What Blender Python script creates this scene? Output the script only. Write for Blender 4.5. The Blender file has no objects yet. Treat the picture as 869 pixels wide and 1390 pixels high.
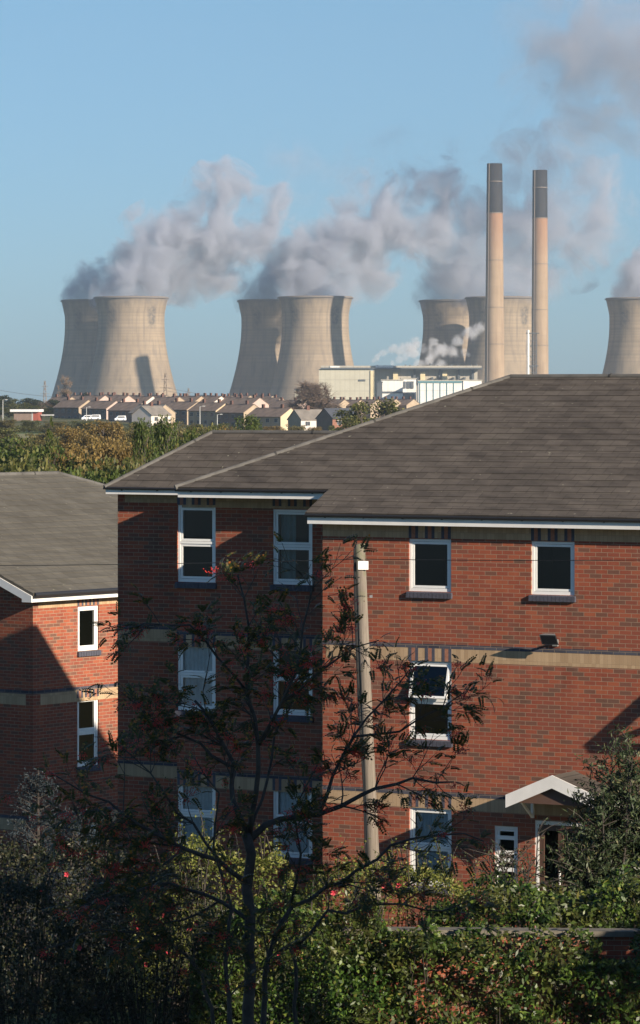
import bpy, bmesh, math, random
import numpy as np
from mathutils import Vector, Matrix, noise

SC = bpy.context.scene
COL = SC.collection
R = math.radians
EYE = 9.6
FPX = 5000.0

# ------------------------------------------------------------------ camera
cam_data = bpy.data.cameras.new("camera")
cam = bpy.data.objects.new("camera", cam_data)
COL.objects.link(cam)
cam.location = (0, 0, EYE)
cam.rotation_euler = (R(90), 0, 0)
cam_data.sensor_fit = 'VERTICAL'
cam_data.sensor_height = 36.0
cam_data.lens = FPX / 1390.0 * 36.0
cam_data.shift_y = -155.0 / 1390.0
cam_data.clip_start = 1.0
cam_data.clip_end = 30000.0
SC.camera = cam

# ------------------------------------------------------------------ sky, sun, exposure
SUN_AZ = 135.7      # clockwise from +Y
SUN_EL = 19.7
world = bpy.data.worlds.new("World")
SC.world = world
world.use_nodes = True
wn = world.node_tree
bg = wn.nodes['Background']
sky = wn.nodes.new('ShaderNodeTexSky')
sky.sky_type = 'NISHITA'
sky.sun_disc = False
sky.sun_elevation = R(SUN_EL)
sky.sun_rotation = R(SUN_AZ)
sky.altitude = 0
sky.air_density = 1.0
sky.dust_density = 0.3
sky.ozone_density = 3.0
tint = wn.nodes.new('ShaderNodeMix')
tint.data_type = 'RGBA'; tint.blend_type = 'MULTIPLY'
tint.inputs[0].default_value = 1.0
geo = wn.nodes.new('ShaderNodeTexCoord'); sxyz = wn.nodes.new('ShaderNodeSeparateXYZ'); wn.links.new(geo.outputs['Generated'], sxyz.inputs[0])
trp = wn.nodes.new('ShaderNodeValToRGB'); wn.links.new(sxyz.outputs[2], trp.inputs[0])   # clear autumn air: bluer near the horizon
trp.color_ramp.elements[0].position = 0.0; trp.color_ramp.elements[0].color = (0.64, 0.94, 1.56, 1)
trp.color_ramp.elements[1].position = 0.12; trp.color_ramp.elements[1].color = (0.72, 1.05, 1.31, 1)
wn.links.new(trp.outputs[0], tint.inputs[7])
wn.links.new(sky.outputs[0], tint.inputs[6])
wn.links.new(tint.outputs[2], bg.inputs[0])
bg.inputs[1].default_value = 0.050
sun_data = bpy.data.lights.new("sun", 'SUN')
sun = bpy.data.objects.new("sun", sun_data)
COL.objects.link(sun)
sun_data.energy = 5.0
sun_data.angle = R(0.5)
sun_data.color = (1.0, 0.87, 0.70)
ce = math.cos(R(SUN_EL))
SUN_VEC = Vector((math.sin(R(SUN_AZ)) * ce, math.cos(R(SUN_AZ)) * ce, math.sin(R(SUN_EL))))
sun.rotation_euler = SUN_VEC.to_track_quat('Z', 'Y').to_euler()
SC.view_settings.view_transform = 'Standard'
SC.view_settings.look = 'None'
SC.view_settings.gamma = 1.0
SC.view_settings.exposure = 0.82
SC.render.engine = 'CYCLES'
cy = SC.cycles
cy.max_bounces = 8; cy.diffuse_bounces = 3; cy.glossy_bounces = 3
cy.transmission_bounces = 6; cy.volume_bounces = 2; cy.transparent_max_bounces = 16
cy.volume_step_rate = 1.0; cy.volume_max_steps = 96
cy.use_denoising = True
cy.caustics_reflective = False; cy.caustics_refractive = False

# ------------------------------------------------------------------ mesh helpers
class MB:
    """collects shapes, then links them as ONE mesh object"""
    def __init__(self):
        self.v = []; self.f = []; self.smooth = False
    def add(self, vs, fs):
        o = len(self.v)
        self.v.extend([tuple(p) for p in vs])
        self.f.extend([tuple(i + o for i in q) for q in fs])
        return self
    def box(self, x0, x1, y0, y1, z0, z1):
        vs = [(x, y, z) for x in (x0, x1) for y in (y0, y1) for z in (z0, z1)]
        return self.add(vs, [(0, 1, 3, 2), (4, 6, 7, 5), (0, 4, 5, 1), (2, 3, 7, 6), (0, 2, 6, 4), (1, 5, 7, 3)])
    def obox(self, c, ax, ay, az, sx, sy, sz):
        """box centred at c along unit axes"""
        c = Vector(c); ax = Vector(ax) * sx / 2; ay = Vector(ay) * sy / 2; az = Vector(az) * sz / 2
        vs = [c + a * ax + b * ay + d * az for a in (-1, 1) for b in (-1, 1) for d in (-1, 1)]
        return self.add(vs, [(0, 1, 3, 2), (4, 6, 7, 5), (0, 4, 5, 1), (2, 3, 7, 6), (0, 2, 6, 4), (1, 5, 7, 3)])
    def poly(self, pts):
        return self.add(pts, [tuple(range(len(pts)))])
    def slab(self, pts, off):
        """polygon pts extruded by vector off"""
        n = len(pts); off = Vector(off)
        vs = [Vector(p) for p in pts] + [Vector(p) + off for p in pts]
        fs = [tuple(range(n))[::-1], tuple(range(n, 2 * n))]
        fs += [(i, (i + 1) % n, (i + 1) % n + n, i + n) for i in range(n)]
        return self.add(vs, fs)
    def bar(self, a, b, w, h=None, up=(0, 0, 1)):
        a = Vector(a); b = Vector(b); d = b - a; L = d.length
        if L < 1e-6: return self
        d.normalize(); up = Vector(up)
        s = d.cross(up)
        if s.length < 1e-4: s = d.cross(Vector((1, 0, 0)))
        s.normalize(); u = s.cross(d)
        return self.obox((a + b) / 2, d, s, u, L, w, h or w)
    def tube(self, pts, rad, n=6, cap=True):
        pts = [Vector(p) for p in pts]
        if not hasattr(rad, '__len__'): rad = [rad] * len(pts)
        base = len(self.v); rings = len(pts)
        ref = Vector((0.13, 0.97, 0.21))
        for i, p in enumerate(pts):
            d = (pts[min(i + 1, rings - 1)] - pts[max(i - 1, 0)])
            if d.length < 1e-7: d = Vector((0, 0, 1))
            d.normalize()
            s = d.cross(ref)
            if s.length < 0.1: s = d.cross(Vector((1, 0, 0)))
            s.normalize(); u = s.cross(d)
            for k in range(n):
                a = 2 * math.pi * k / n
                self.v.append(tuple(p + (s * math.cos(a) + u * math.sin(a)) * rad[i]))
        for i in range(rings - 1):
            for k in range(n):
                a = base + i * n + k; b = base + i * n + (k + 1) % n
                self.f.append((a, b, b + n, a + n))
        if cap:
            self.f.append(tuple(base + k for k in range(n))[::-1])
            self.f.append(tuple(base + (rings - 1) * n + k for k in range(n)))
        return self
    def lathe(self, prof, n=48, c=(0, 0), closed=False):
        base = len(self.v)
        for r, z in prof:
            for k in range(n):
                a = 2 * math.pi * k / n
                self.v.append((c[0] + r * math.cos(a), c[1] + r * math.sin(a), z))
        m = len(prof)
        for i in range(m if closed else m - 1):
            for k in range(n):
                a = base + i * n + k; b = base + i * n + (k + 1) % n
                a2 = base + ((i + 1) % m) * n + k; b2 = base + ((i + 1) % m) * n + (k + 1) % n
                self.f.append((a, b, b2, a2))
        return self
    def build(self, name, mat=None, parent=None, smooth=False):
        me = bpy.data.meshes.new(name)
        me.from_pydata(self.v, [], self.f)
        if smooth: me.polygons.foreach_set('use_smooth', [True] * len(me.polygons))
        me.update()
        if mat: me.materials.append(mat)
        o = bpy.data.objects.new(name, me)
        COL.objects.link(o)
        if parent: o.parent = parent
        return o

def tag(o, label=None, cat=None, group=None, kind=None):
    if label: o['label'] = label
    if cat: o['category'] = cat
    if group: o['group'] = group
    if kind: o['kind'] = kind
    return o

def empty(name, loc=(0, 0, 0), rz=0.0):
    o = bpy.data.objects.new(name, None)
    o.empty_display_size = 0.5
    COL.objects.link(o)
    o.location = loc; o.rotation_euler = (0, 0, rz)
    return o

def copy_tree(o, parent=None):
    c = o.copy(); COL.objects.link(c)
    if parent: c.parent = parent
    for ch in list(o.children): copy_tree(ch, c)
    return c

# ------------------------------------------------------------------ material helpers
class NT:
    def __init__(self, name):
        self.m = bpy.data.materials.new(name)
        self.m.use_nodes = True
        self.t = self.m.node_tree
        self.b = self.t.nodes['Principled BSDF']
        self.out = self.t.nodes['Material Output']
    def n(self, kind, **kw):
        nd = self.t.nodes.new('ShaderNode' + kind)
        for k, v in kw.items(): setattr(nd, k, v)
        return nd
    def l(self, a, b):
        self.t.links.new(a, b)
    def setv(self, sock, v):
        if hasattr(v, 'is_linked') or isinstance(v, bpy.types.NodeSocket): self.l(v, sock)
        else: sock.default_value = v
    def math(self, op, a, b=0.0, c=0.0, clamp=False):
        m = self.n('Math', operation=op); m.use_clamp = clamp
        self.setv(m.inputs[0], a); self.setv(m.inputs[1], b)
        if op in ('MULTIPLY_ADD', 'SMOOTH_MAX', 'SMOOTH_MIN', 'COMPARE'): self.setv(m.inputs[2], c)
        return m.outputs[0]
    def vmath(self, op, a, b=(0, 0, 0), out=0):
        m = self.n('VectorMath', operation=op)
        self.setv(m.inputs[0], a); self.setv(m.inputs[1], b)
        return m.outputs[out]
    def mix(self, fac, a, b, blend='MIX'):
        m = self.n('Mix', data_type='RGBA', blend_type=blend)
        self.setv(m.inputs[0], fac); self.setv(m.inputs[6], a); self.setv(m.inputs[7], b)
        return m.outputs[2]
    def noise(self, vec=None, scale=1.0, detail=4.0, rough=0.55, dist=0.0):
        m = self.n('TexNoise')
        m.inputs['Scale'].default_value = scale; m.inputs['Detail'].default_value = detail
        m.inputs['Roughness'].default_value = rough; m.inputs['Distortion'].default_value = dist
        if vec is not None: self.l(vec, m.inputs['Vector'])
        return m
    def ramp(self, fac, stops, interp='LINEAR'):
        m = self.n('ValToRGB'); cr = m.color_ramp; cr.interpolation = interp
        while len(cr.elements) < len(stops): cr.elements.new(0.5)
        for e, (p, c) in zip(cr.elements, stops):
            e.position = p; e.color = tuple(c) + (1,) if len(c) == 3 else c
        self.setv(m.inputs[0], fac)
        return m.outputs[0]
    def maprange(self, v, a, b, c=0.0, d=1.0, interp='LINEAR'):
        m = self.n('MapRange'); m.interpolation_type = interp
        self.setv(m.inputs[0], v)
        for i, x in zip((1, 2, 3, 4), (a, b, c, d)): m.inputs[i].default_value = x
        return m.outputs[0]
    def bump(self, h, strength=0.3, dist=0.02):
        m = self.n('Bump'); m.inputs['Strength'].default_value = strength; m.inputs['Distance'].default_value = dist
        self.l(h, m.inputs['Height']); self.l(m.outputs[0], self.b.inputs['Normal'])
    def objco(self): return self.n('TexCoord').outputs['Object']
    def sep(self, v):
        m = self.n('SeparateXYZ'); self.l(v, m.inputs[0]); return m.outputs
    def comb(self, x=0.0, y=0.0, z=0.0):
        m = self.n('CombineXYZ')
        self.setv(m.inputs[0], x); self.setv(m.inputs[1], y); self.setv(m.inputs[2], z)
        return m.outputs[0]

def plain(name, col, rough=0.7, metal=0.0, var=0.0, scale=3.0, spec=0.5):
    t = NT(name)
    t.b.inputs['Roughness'].default_value = rough; t.b.inputs['Metallic'].default_value = metal
    t.b.inputs['Specular IOR Level'].default_value = spec
    if var > 0:
        n = t.noise(t.objco(), scale, 5, 0.6)
        lo = tuple(c * (1 - var) for c in col); hi = tuple(min(1, c * (1 + var)) for c in col)
        t.l(t.ramp(n.outputs[0], [(0.3, lo), (0.7, hi)]), t.b.inputs['Base Color'])
    else:
        t.b.inputs['Base Color'].default_value = tuple(col) + (1,)
    return t.m
# ------------------------------------------------------------------ materials of the far scene
def mat_tower():
    t = NT('tower_concrete'); co = t.objco(); x, y, z = t.sep(co)
    rings = t.noise(t.comb(0.0, 0.0, t.math('MULTIPLY', z, 0.42)), 1.0, 2, 0.5)
    blot = t.noise(co, 0.035, 5, 0.6)
    streak = t.noise(t.comb(t.math('MULTIPLY', x, 0.25), t.math('MULTIPLY', y, 0.25), t.math('MULTIPLY', z, 0.015)), 1.0, 4, 0.6)
    c = t.ramp(blot.outputs[0], [(0.3, (0.285, 0.22, 0.155)), (0.7, (0.39, 0.305, 0.215))])
    c = t.mix(t.maprange(rings.outputs[0], 0.42, 0.62, 0, 0.5), c, (0.20, 0.165, 0.135, 1))
    c = t.mix(t.maprange(streak.outputs[0], 0.46, 0.68, 0, 0.55), c, (0.14, 0.12, 0.105, 1))
    # soot darkening at the lip
    lip = t.maprange(t.math('ADD', z, t.math('MULTIPLY', streak.outputs[0], 10.0)), 112, 119, 0, 0.6)
    c = t.mix(lip, c, (0.16, 0.14, 0.13, 1))
    # blocks of weathered painted squares high on the shell, three round the shell
    ang = t.math('ARCTAN2', y, x)
    m = t.math('ABSOLUTE', t.math('SUBTRACT', t.math('FRACT', t.math('MULTIPLY', t.math('ADD', ang, 0.35), 5 / (2 * math.pi))), 0.5))
    zz = t.math('ABSOLUTE', t.math('SUBTRACT', z, 98.0))
    wv = t.math('MULTIPLY', t.math('SUBTRACT', t.noise(co, .12, 3, .6).outputs[0], .5), 1.0)
    patch = t.math('MULTIPLY', t.maprange(t.math('ADD', m, t.math('MULTIPLY', wv, .18)), .16, .06), t.maprange(t.math('ADD', zz, t.math('MULTIPLY', wv, 14.0)), 13.0, 6.0))
    gn = t.noise(co, 0.28, 3, 0.7)
    patch = t.math('MULTIPLY', patch, t.maprange(gn.outputs[0], 0.36, 0.58, 0.2, 0.85))
    c = t.mix(patch, c, (0.10, 0.095, 0.09, 1))
    t.l(c, t.b.inputs['Base Color']); t.b.inputs['Roughness'].default_value = 0.95
    t.b.inputs['Specular IOR Level'].default_value = 0.1
    return t.m

def mat_chimney():
    t = NT('chimney_concrete'); co = t.objco(); x, y, z = t.sep(co)
    n = t.noise(co, 0.06, 4, 0.6)
    c = t.ramp(n.outputs[0], [(0.3, (0.31, 0.225, 0.155)), (0.7, (0.39, 0.29, 0.20))])
    rz = t.math('FRACT', t.math('MULTIPLY', z, 1 / 38.0))
    ring = t.math('LESS_THAN', rz, 0.03)
    c = t.mix(t.math('MULTIPLY', ring, 0.2), c, (0.25, 0.2, 0.17, 1))
    sn = t.noise(t.comb(t.math('MULTIPLY', x, .3), t.math('MULTIPLY', y, .3), t.math('MULTIPLY', z, .02)), 1.0, 3, .6)
    soot = t.maprange(t.math('ADD', z, t.math('MULTIPLY', sn.outputs[0], 30.0)), 140, 195, 0.0, 0.7)
    c = t.mix(soot, c, (0.27, 0.12, 0.07, 1))
    c = t.mix(t.maprange(sn.outputs[0], .5, .75, 0, .45), c, (0.16, 0.11, 0.085, 1))
    t.l(c, t.b.inputs['Base Color']); t.b.inputs['Roughness'].default_value = 0.95
    t.b.inputs['Specular IOR Level'].default_value = 0.1
    return t.m

M = {}
M['tower'] = mat_tower()
M['tower_dark'] = plain('tower_inner_concrete', (0.16, 0.14, 0.13), 0.95)
M['chimney'] = mat_chimney()
M['chimney_black'] = plain('chimney_black_paint', (0.018, 0.017, 0.02), 0.8, var=0.25, scale=0.15)
M['chimney_ring'] = plain('chimney_steel_ring', (0.20, 0.16, 0.13), 0.7)

# ------------------------------------------------------------------ cooling towers
PLANT_Z = -13.4
H_T = 115.5
def tower_r(z):          # z above the tower's base
    r = 30.5 * math.sqrt(1 + ((z - 93.0) / 69.0) ** 2)
    if z > 100: r += (z - 100) * 0.13
    return r
def tower_proto():
    root = empty('cooling_tower')
    zs = [8 + (H_T - 8) * i / 40.0 for i in range(41)]
    outer = [(tower_r(z), z) for z in zs]
    rim = [(tower_r(H_T) + 0.9, H_T - 1.2), (tower_r(H_T) + 0.9, H_T + 0.3), (tower_r(H_T) - 0.9, H_T + 0.3)]
    inner = [(tower_r(z) - 0.9, z) for z in reversed(zs)]
    MB().lathe(outer + rim[2:] + inner[1:], 96, closed=True).build('shell', M['tower'], root, smooth=True)
    MB().lathe([(tower_r(H_T) + .05, H_T - 1.6), (tower_r(H_T) + .8, H_T - 1.5), (tower_r(H_T) + .8, H_T - .6), (tower_r(H_T) + .05, H_T - .5)], 96, closed=True).build('rim', M['tower_dark'], root, smooth=False)
    legs = MB(); n = 40
    for k in range(n):
        a = 2 * math.pi * k / n
        for da in (-1, 1):
            b = a + da * math.pi / n
            legs.bar((tower_r(0) * 1.01 * math.cos(a), tower_r(0) * 1.01 * math.sin(a), 0), (tower_r(8.5) * math.cos(b), tower_r(8.5) * math.sin(b), 8.6), 0.9)
    legs.build('leg_ring', M['tower_dark'], root)
    pond = MB().lathe([(0.1, .05), (tower_r(0) + 3, .05), (tower_r(0) + 3, 1.6), (tower_r(0) + 2.5, 1.6)], 64)
    pond.build('pond_wall', M['tower_dark'], root)
    return root
TOWERS = [  # px centre, distance, label
    (132, 3490, 'leftmost cooling tower, half hidden behind the tower beside it'),
    (178.3, 3385, 'full front cooling tower at the left with short chimney shadow on its side'),
    (371.5, 3490, 'shaded cooling tower half hidden behind the middle front tower'),
    (428.3, 3375, 'middle front cooling tower crossed from top down by a chimney shadow'),
    (618, 3500, 'dark cooling tower above the power station roof with steam jets before it'),
    (682, 3390, 'cooling tower standing directly behind the two tall chimneys'),
    (872, 3420, 'cooling tower at the far right cut by the picture edge'),
]
def wx(px, Y): return (px - 434.5) / FPX * Y
def wz(py, Y): return EYE - (py - 540.0) / FPX * Y
tp = tower_proto(); first = True
for px, Y, lab in TOWERS:
    o = tp if first else copy_tree(tp); first = False
    o.location = (wx(px, Y), Y, PLANT_Z); o.rotation_euler = (0, 0, R(px * 7 % 9))
    tag(o, lab, 'cooling tower', 'cooling towers of the power station')

# ------------------------------------------------------------------ chimneys
def chimney(px, Y, h, r0, r1, lab):
    root = empty('power_station_chimney', (wx(px, Y), Y, PLANT_Z))
    zb = h * 0.81; rb = r0 + (r1 - r0) * 0.81
    MB().lathe([(r0, 0), (rb, zb)], 40).build('shaft', M['chimney'], root, smooth=True)
    MB().lathe([(rb + .05, zb), (r1 + .05, h), (r1 - .8, h), (r1 - .8, h - 6)], 40).build('black_top', M['chimney_black'], root, smooth=True)
    for q in (0.12, 0.31, 0.45, 0.63, 0.81, 0.93):
        rg = MB()
        rr = r0 + (r1 - r0) * q
        rg.lathe([(rr + .1, h * q), (rr + .3, h * q), (rr + .3, h * q + .6), (rr + .1, h * q + .6)], 40, closed=True)
        rg.build('gallery_ring', M['chimney_ring'], root)
    ld = MB(); ld.bar((-r0 * .8, -r0 * .7, 0), (-r1 * .75, -r1 * .72, h), 0.5); ld.build('ladder', M['chimney_ring'], root)
    tag(root, lab, 'chimney', 'tall chimneys of the power station')
chimney(671.5, 3040, 216.3, 8.6, 6.3, 'left and slightly taller concrete chimney with black top')
chimney(733, 3173, 219.1, 7.7, 6.3, 'right concrete chimney with black top and lattice stair mast at its foot')

# ------------------------------------------------------------------ power station buildings
def mat_cladding(name, c0, c1, pitch):
    t = NT(name); co = t.objco(); x, y, z = t.sep(co)
    s = t.math('FRACT', t.math('MULTIPLY', t.math('ADD', x, y), 1 / pitch))
    n = t.noise(co, 0.12, 5, .65)
    c = t.ramp(n.outputs[0], [(0.3, c0), (0.7, c1)])
    c = t.mix(t.math('MULTIPLY', t.math('LESS_THAN', s, 0.1), 0.3), c, tuple(v * .45 for v in c0) + (1,))
    s2 = t.math('FRACT', t.math('MULTIPLY', z, 1 / 9.5))
    c = t.mix(t.math('MULTIPLY', t.math('LESS_THAN', s2, 0.06), 0.35), c, tuple(v * .45 for v in c0) + (1,))
    t.l(c, t.b.inputs['Base Color']); t.b.inputs['Roughness'].default_value = 0.8
    return t.m
M['cream_clad'] = mat_cladding('cream_cladding', (0.43, 0.40, 0.31), (0.52, 0.49, 0.385), 4.2)
M['grey_clad'] = mat_cladding('grey_cladding', (0.36, 0.33, 0.27), (0.45, 0.41, 0.34), 6.0)
M['white_clad'] = mat_cladding('white_cladding', (0.72, 0.70, 0.65), (0.82, 0.80, 0.76), 5.0)
M['plant_dark'] = plain('plant_dark_steel', (0.07, 0.08, 0.09), 0.6)
M['plant_teal'] = plain('plant_teal_steel', (0.10, 0.22, 0.25), 0.5)
M['plant_yellow_lit'] = plain('plant_yellow_lit_cladding', (0.66, 0.55, 0.33), 0.8, var=.1, scale=.2)

def plant():
    Y0 = 3130; g = PLANT_Z
    k = Y0 / FPX
    X = lambda px: (px - 434.5) * k
    Z = lambda py: (EYE - g) - (py - 540) * k
    root = empty('turbine_hall', (0, Y0, g))
    MB().box(X(433), X(503), 0, 60, 0, Z(501)).build('wall', M['cream_clad'], root)
    MB().box(X(503), X(508.5), -1, 60, 0, Z(503)).build('sunlit_strip', M['plant_yellow_lit'], root)  # sunlit strip of the hall, its light put into a brighter yellow
    MB().box(X(508.5), X(649), 10, 70, 0, Z(501)).build('boiler_house_wall', M['grey_clad'], root)
    MB().box(X(435), X(655), -2, 70, Z(501), Z(499)).build('roof_edge', M['plant_dark'], root)
    MB().box(X(436), X(654), 2, 66, Z(499), Z(496.4)).build('roof_monitor', M['grey_clad'], root)
    for a, b, c in ((510, 534, 496), (448, 461, 496.8)): MB().box(X(a), X(b), 1, 40, Z(499), Z(c)).build('roof_housing', M['white_clad'], root)
    MB().box(X(487), X(496), -.6, 0, Z(517.5), Z(515)).build('louvre', M['plant_dark'], root)
    for p in (534, 571, 601): MB().box(X(p), X(p + 6.5), 6, 12, Z(520), Z(504.5)).build('lift_shaft', M['plant_yellow_lit'], root)
    for p in (561.5, 596, 622, 641): MB().box(X(p), X(p + 3.2), 8, 12, Z(520), Z(501)).build('recess_panel', M['plant_dark'], root)
    for p in (566, 586, 615, 630): MB().box(X(p), X(p + 2.4), 4, 10, Z(520), Z(512)).build('duct', M['plant_dark'], root)
    rd = random.Random(3)
    for p in range(512, 650, 9):
        q = p + rd.uniform(0, 4); MB().tube([(X(q), 20, Z(499)), (X(q), 20, Z(rd.uniform(493, 496.5)))], rd.uniform(.35, .9), 8).build('vent_stack', M['plant_dark'], root)
    tag(root, 'long cream clad turbine hall of the power station with dark roof line', 'power station')

    def shed(name, px0, px1, ptop, Y, depth, mat, lab, extra=None):
        kk = Y / FPX
        r = empty(name, (wx(px0, Y), Y, g))
        w = (px1 - px0) * kk; h = EYE - g - (ptop - 540) * kk
        MB().box(0, w, 0, depth, 0, h).build('wall', mat, r)
        MB().box(-.6, w + .6, -.6, depth + .6, h, h + .8).build('roof', M['plant_dark'] if mat is not M['white_clad'] else M['grey_clad'], r)
        if extra: extra(r, w, h)
        tag(r, lab, 'industrial building')
        return r
    def e1(r, w, h):
        MB().box(0.2, w - .2, -.5, 0, h * .72, h * .76).build('pipe_run', M['plant_dark'], r)
        MB().box(w * .52, w * .98, -6, 0, 0, h * .6).build('annexe', M['white_clad'], r)
    shed('precipitator_building', 518, 547, 516.5, 3000, 25, M['white_clad'], 'white clad block with dark pipe run beside the cream turbine hall', e1)
    def e2(r, w, h):
        for q in (.1, .38, .64): MB().box(w * q, w * q + 2.2, -1, 0, h * .8, h * .95).build('vent', M['plant_dark'], r)
        MB().box(w * .1, w * .9, -1.2, 0, h * .52, h * .7).build('conveyor_recess', M['plant_dark'], r)
        MB().box(w * .2, w * .3, -1.2, 0, 0, h * .5).build('column', M['plant_dark'], r)
    shed('transfer_house', 545, 565, 514.5, 3010, 22, M['white_clad'], 'narrow white plant house with dark conveyor recess at its middle', e2)
    def e3(r, w, h):
        m = MB()
        for q in range(6): m.box(w * (.03 + q * .155), w * (.045 + q * .155), -.5, 0, 0, h * .97)
        m.box(0, w, -.7, -.55, h * .96, h); m.build('frame', M['plant_teal'], r)
    shed('coal_hopper_shed', 568, 627, 517.2, 2960, 30, M['white_clad'], 'bright white shed front divided by thin teal frames', e3)
    shed('ash_silo_shed', 629, 654, 516.8, 2990, 30, M['white_clad'], 'small white shed just left of the tall left chimney')
    shed('pump_house', 400.5, 409, 529.5, 3000, 12, M['cream_clad'], 'tiny cream box building left of the big bare tree')
    shed('water_treatment_house', 512, 519, 519.5, 2990, 12, M['plant_dark'], 'narrow dark gap building between cream hall and white sheds')
    # lattice stair mast at the chimney's foot
    Y = 3060; kk = Y / FPX
    r = empty('lattice_mast', (wx(717, Y), Y, g)); h = EYE - g + (540 - 448) * kk; w = 7.0 * kk * 1.2
    MB().tube([(0, 0, 0), (0, 0, h)], 1.2, 8).build('white_pole', M['white_clad'], r)
    m = MB(); w = 7.0
    for a, b in ((1.6, 0), (w, 0), (1.6, 4), (w, 4)): m.bar((a, b, 0), (a, b, h - 3), .45)
    q = 0; i = 0
    while q < h - 7:
        m.bar((1.6, 0, q), (w, 0, q), .35); m.bar((1.6 if i % 2 else w, 0, q), (w if i % 2 else 1.6, 0, q + 4.4), .3)
        m.bar((1.6, 4, q), (w, 4, q), .35); q += 4.4; i += 1
    m.build('lattice', M['plant_dark'], r)
    m = MB(); m.box(-1.6, w + 2.2, -1, 5, h - 3, h - 2.2); m.box(.5, w + 1.6, -1, 5, h * .62, h * .62 + .7); m.build('platform', M['plant_dark'], r)
    tag(r, 'white pole and lattice stair mast in front of the right chimney', 'mast')
plant()
# ------------------------------------------------------------------ steam plumes (real volumes)
GROW = 1.42
def plume(name, lab, blobs, dens, nscale, namp, seed, col=(0.66, 0.69, 0.78), cat='steam plume', thr=0.0, aniso=0.0, soft=0.6, kind=None, vox=7.0, grow=None):
    """blobs: (px, py, radius_px, distance [, weight]) -> one closed mesh holding procedural steam"""
    pts = []
    for b in blobs:
        px, py, rp, Y = b[:4]; w = b[4] if len(b) > 4 else 1.0
        pts.append((Vector((wx(px, Y), Y, wz(py, Y))), rp * (grow or GROW) * Y / FPX, w))
    c = sum((p for p, r, w in pts), Vector()) / len(pts)
    mb = MB()
    for p, r, w in pts:
        bm = bmesh.new(); bmesh.ops.create_icosphere(bm, subdivisions=2, radius=r * 1.12)
        mb.add([v.co + p - c for v in bm.verts], [tuple(v.index for v in f.verts) for f in bm.faces]); bm.free()
    t = NT(name + '_volume'); t.t.nodes.remove(t.b)
    co = t.objco()
    n0 = t.noise(t.vmath('ADD', co, (seed * 31.0, 0, 0)), nscale * .6, 2, .5)
    wob = t.vmath('SCALE', t.vmath('SUBTRACT', n0.outputs[1], (.5, .5, .5)), (0, 0, 0)); 
    wob.node.inputs[3].default_value = 0.55 / nscale
    pc = t.vmath('ADD', co, wob)
    f = None
    for p, r, w in pts:
        q = t.vmath('DISTANCE', pc, tuple(p - c), out=1)
        v = t.math('MULTIPLY_ADD', q, -w / r, w)
        f = v if f is None else t.math('SMOOTH_MAX', f, v, 0.12)
    f = t.math('MINIMUM', f, .52)
    n1 = t.noise(t.vmath('ADD', co, (seed * 17.0, 3.0, 5.0)), nscale * 1.6, 7, .68, .7)
    d = t.math('MULTIPLY_ADD', t.math('SUBTRACT', n1.outputs[0], .5), namp, f)
    d = t.maprange(d, thr, thr + soft, 0.0, dens, 'SMOOTHSTEP')
    v = t.n('VolumePrincipled')
    v.inputs['Color'].default_value = tuple(col) + (1,)
    v.inputs['Anisotropy'].default_value = aniso
    t.l(d, v.inputs['Density']); t.l(v.outputs[0], t.out.inputs['Volume'])
    o = mb.build(name, t.m); o.location = c
    rm = o.modifiers.new('merge', 'REMESH'); rm.mode = 'VOXEL'; rm.voxel_size = vox
    tag(o, lab, cat, kind=kind)
    if kind != 'stuff': o['group'] = 'steam rising from the power station'
    return o

T = 3440
plume('steam_plume', 'steam cloud rising right from the two leftmost cooling towers',
      [(110, 398, 24, 3490), (135, 380, 26, 3490), (178, 388, 32, 3390), (168, 402, 24, 3390), (150, 402, 22, 3390), (192, 402, 24, 3385), (208, 372, 34, 3390),
       (212, 330, 42, 3420), (242, 325, 42, 3430), (250, 362, 40, 3430), (285, 300, 40, 3430), (300, 262, 36, 3430), (322, 250, 22, 3430), (300, 345, 40, 3430, .8),
       (338, 318, 36, 3430, .65), (366, 300, 24, 3430, .5), (182, 348, 28, 3420), (378, 270, 20, 3430, .5)],
      0.095, 0.020, 3.4, 1, thr=0.06)
plume('steam_plume', 'broad steam cloud above the two middle cooling towers',
      [(350, 398, 26, 3490), (372, 380, 30, 3490), (428, 388, 38, 3390), (408, 402, 24, 3380), (448, 400, 26, 3380), (462, 372, 36, 3390),
       (425, 345, 44, 3420), (478, 330, 46, 3420), (500, 365, 34, 3420, .8), (520, 290, 44, 3430), (560, 262, 34, 3430, .8), (548, 310, 44, 3430, .75),
       (590, 300, 34, 3430, .6), (480, 290, 34, 3430, .7), (600, 255, 30, 3430, .5), (500, 250, 26, 3430, .6)],
      0.08, 0.018, 3.4, 2, thr=0.07)
plume('steam_plume', 'wide thinning steam cloud drifting behind the two chimneys',
      [(596, 398, 28, 3500), (622, 384, 34, 3500), (660, 392, 36, 3400), (690, 396, 34, 3390), (628, 345, 42, 3450), (668, 350, 46, 3450), (640, 300, 44, 3450, .85),
       (690, 300, 48, 3450, .85), (715, 350, 42, 3450, .85), (745, 320, 46, 3450, .7), (760, 270, 50, 3450, .7), (715, 245, 48, 3450, .6), (795, 250, 42, 3450, .6), (780, 340, 40, 3450, .55), (740, 380, 28, 3450, .6), (820, 300, 36, 3450, .5), (605, 330, 26, 3450, .6), (760, 215, 40, 3450, .5)],
      0.048, 0.016, 3.2, 3, thr=0.03, soft=.7)
plume('steam_plume', 'steam cloud at the right edge rising from the far right tower',
      [(850, 400, 22, 3420), (872, 392, 34, 3420), (895, 370, 40, 3430), (930, 340, 50, 3440), (890, 402, 26, 3420)],
      0.10, 0.02, 2.1, 4, thr=0.10)
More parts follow.
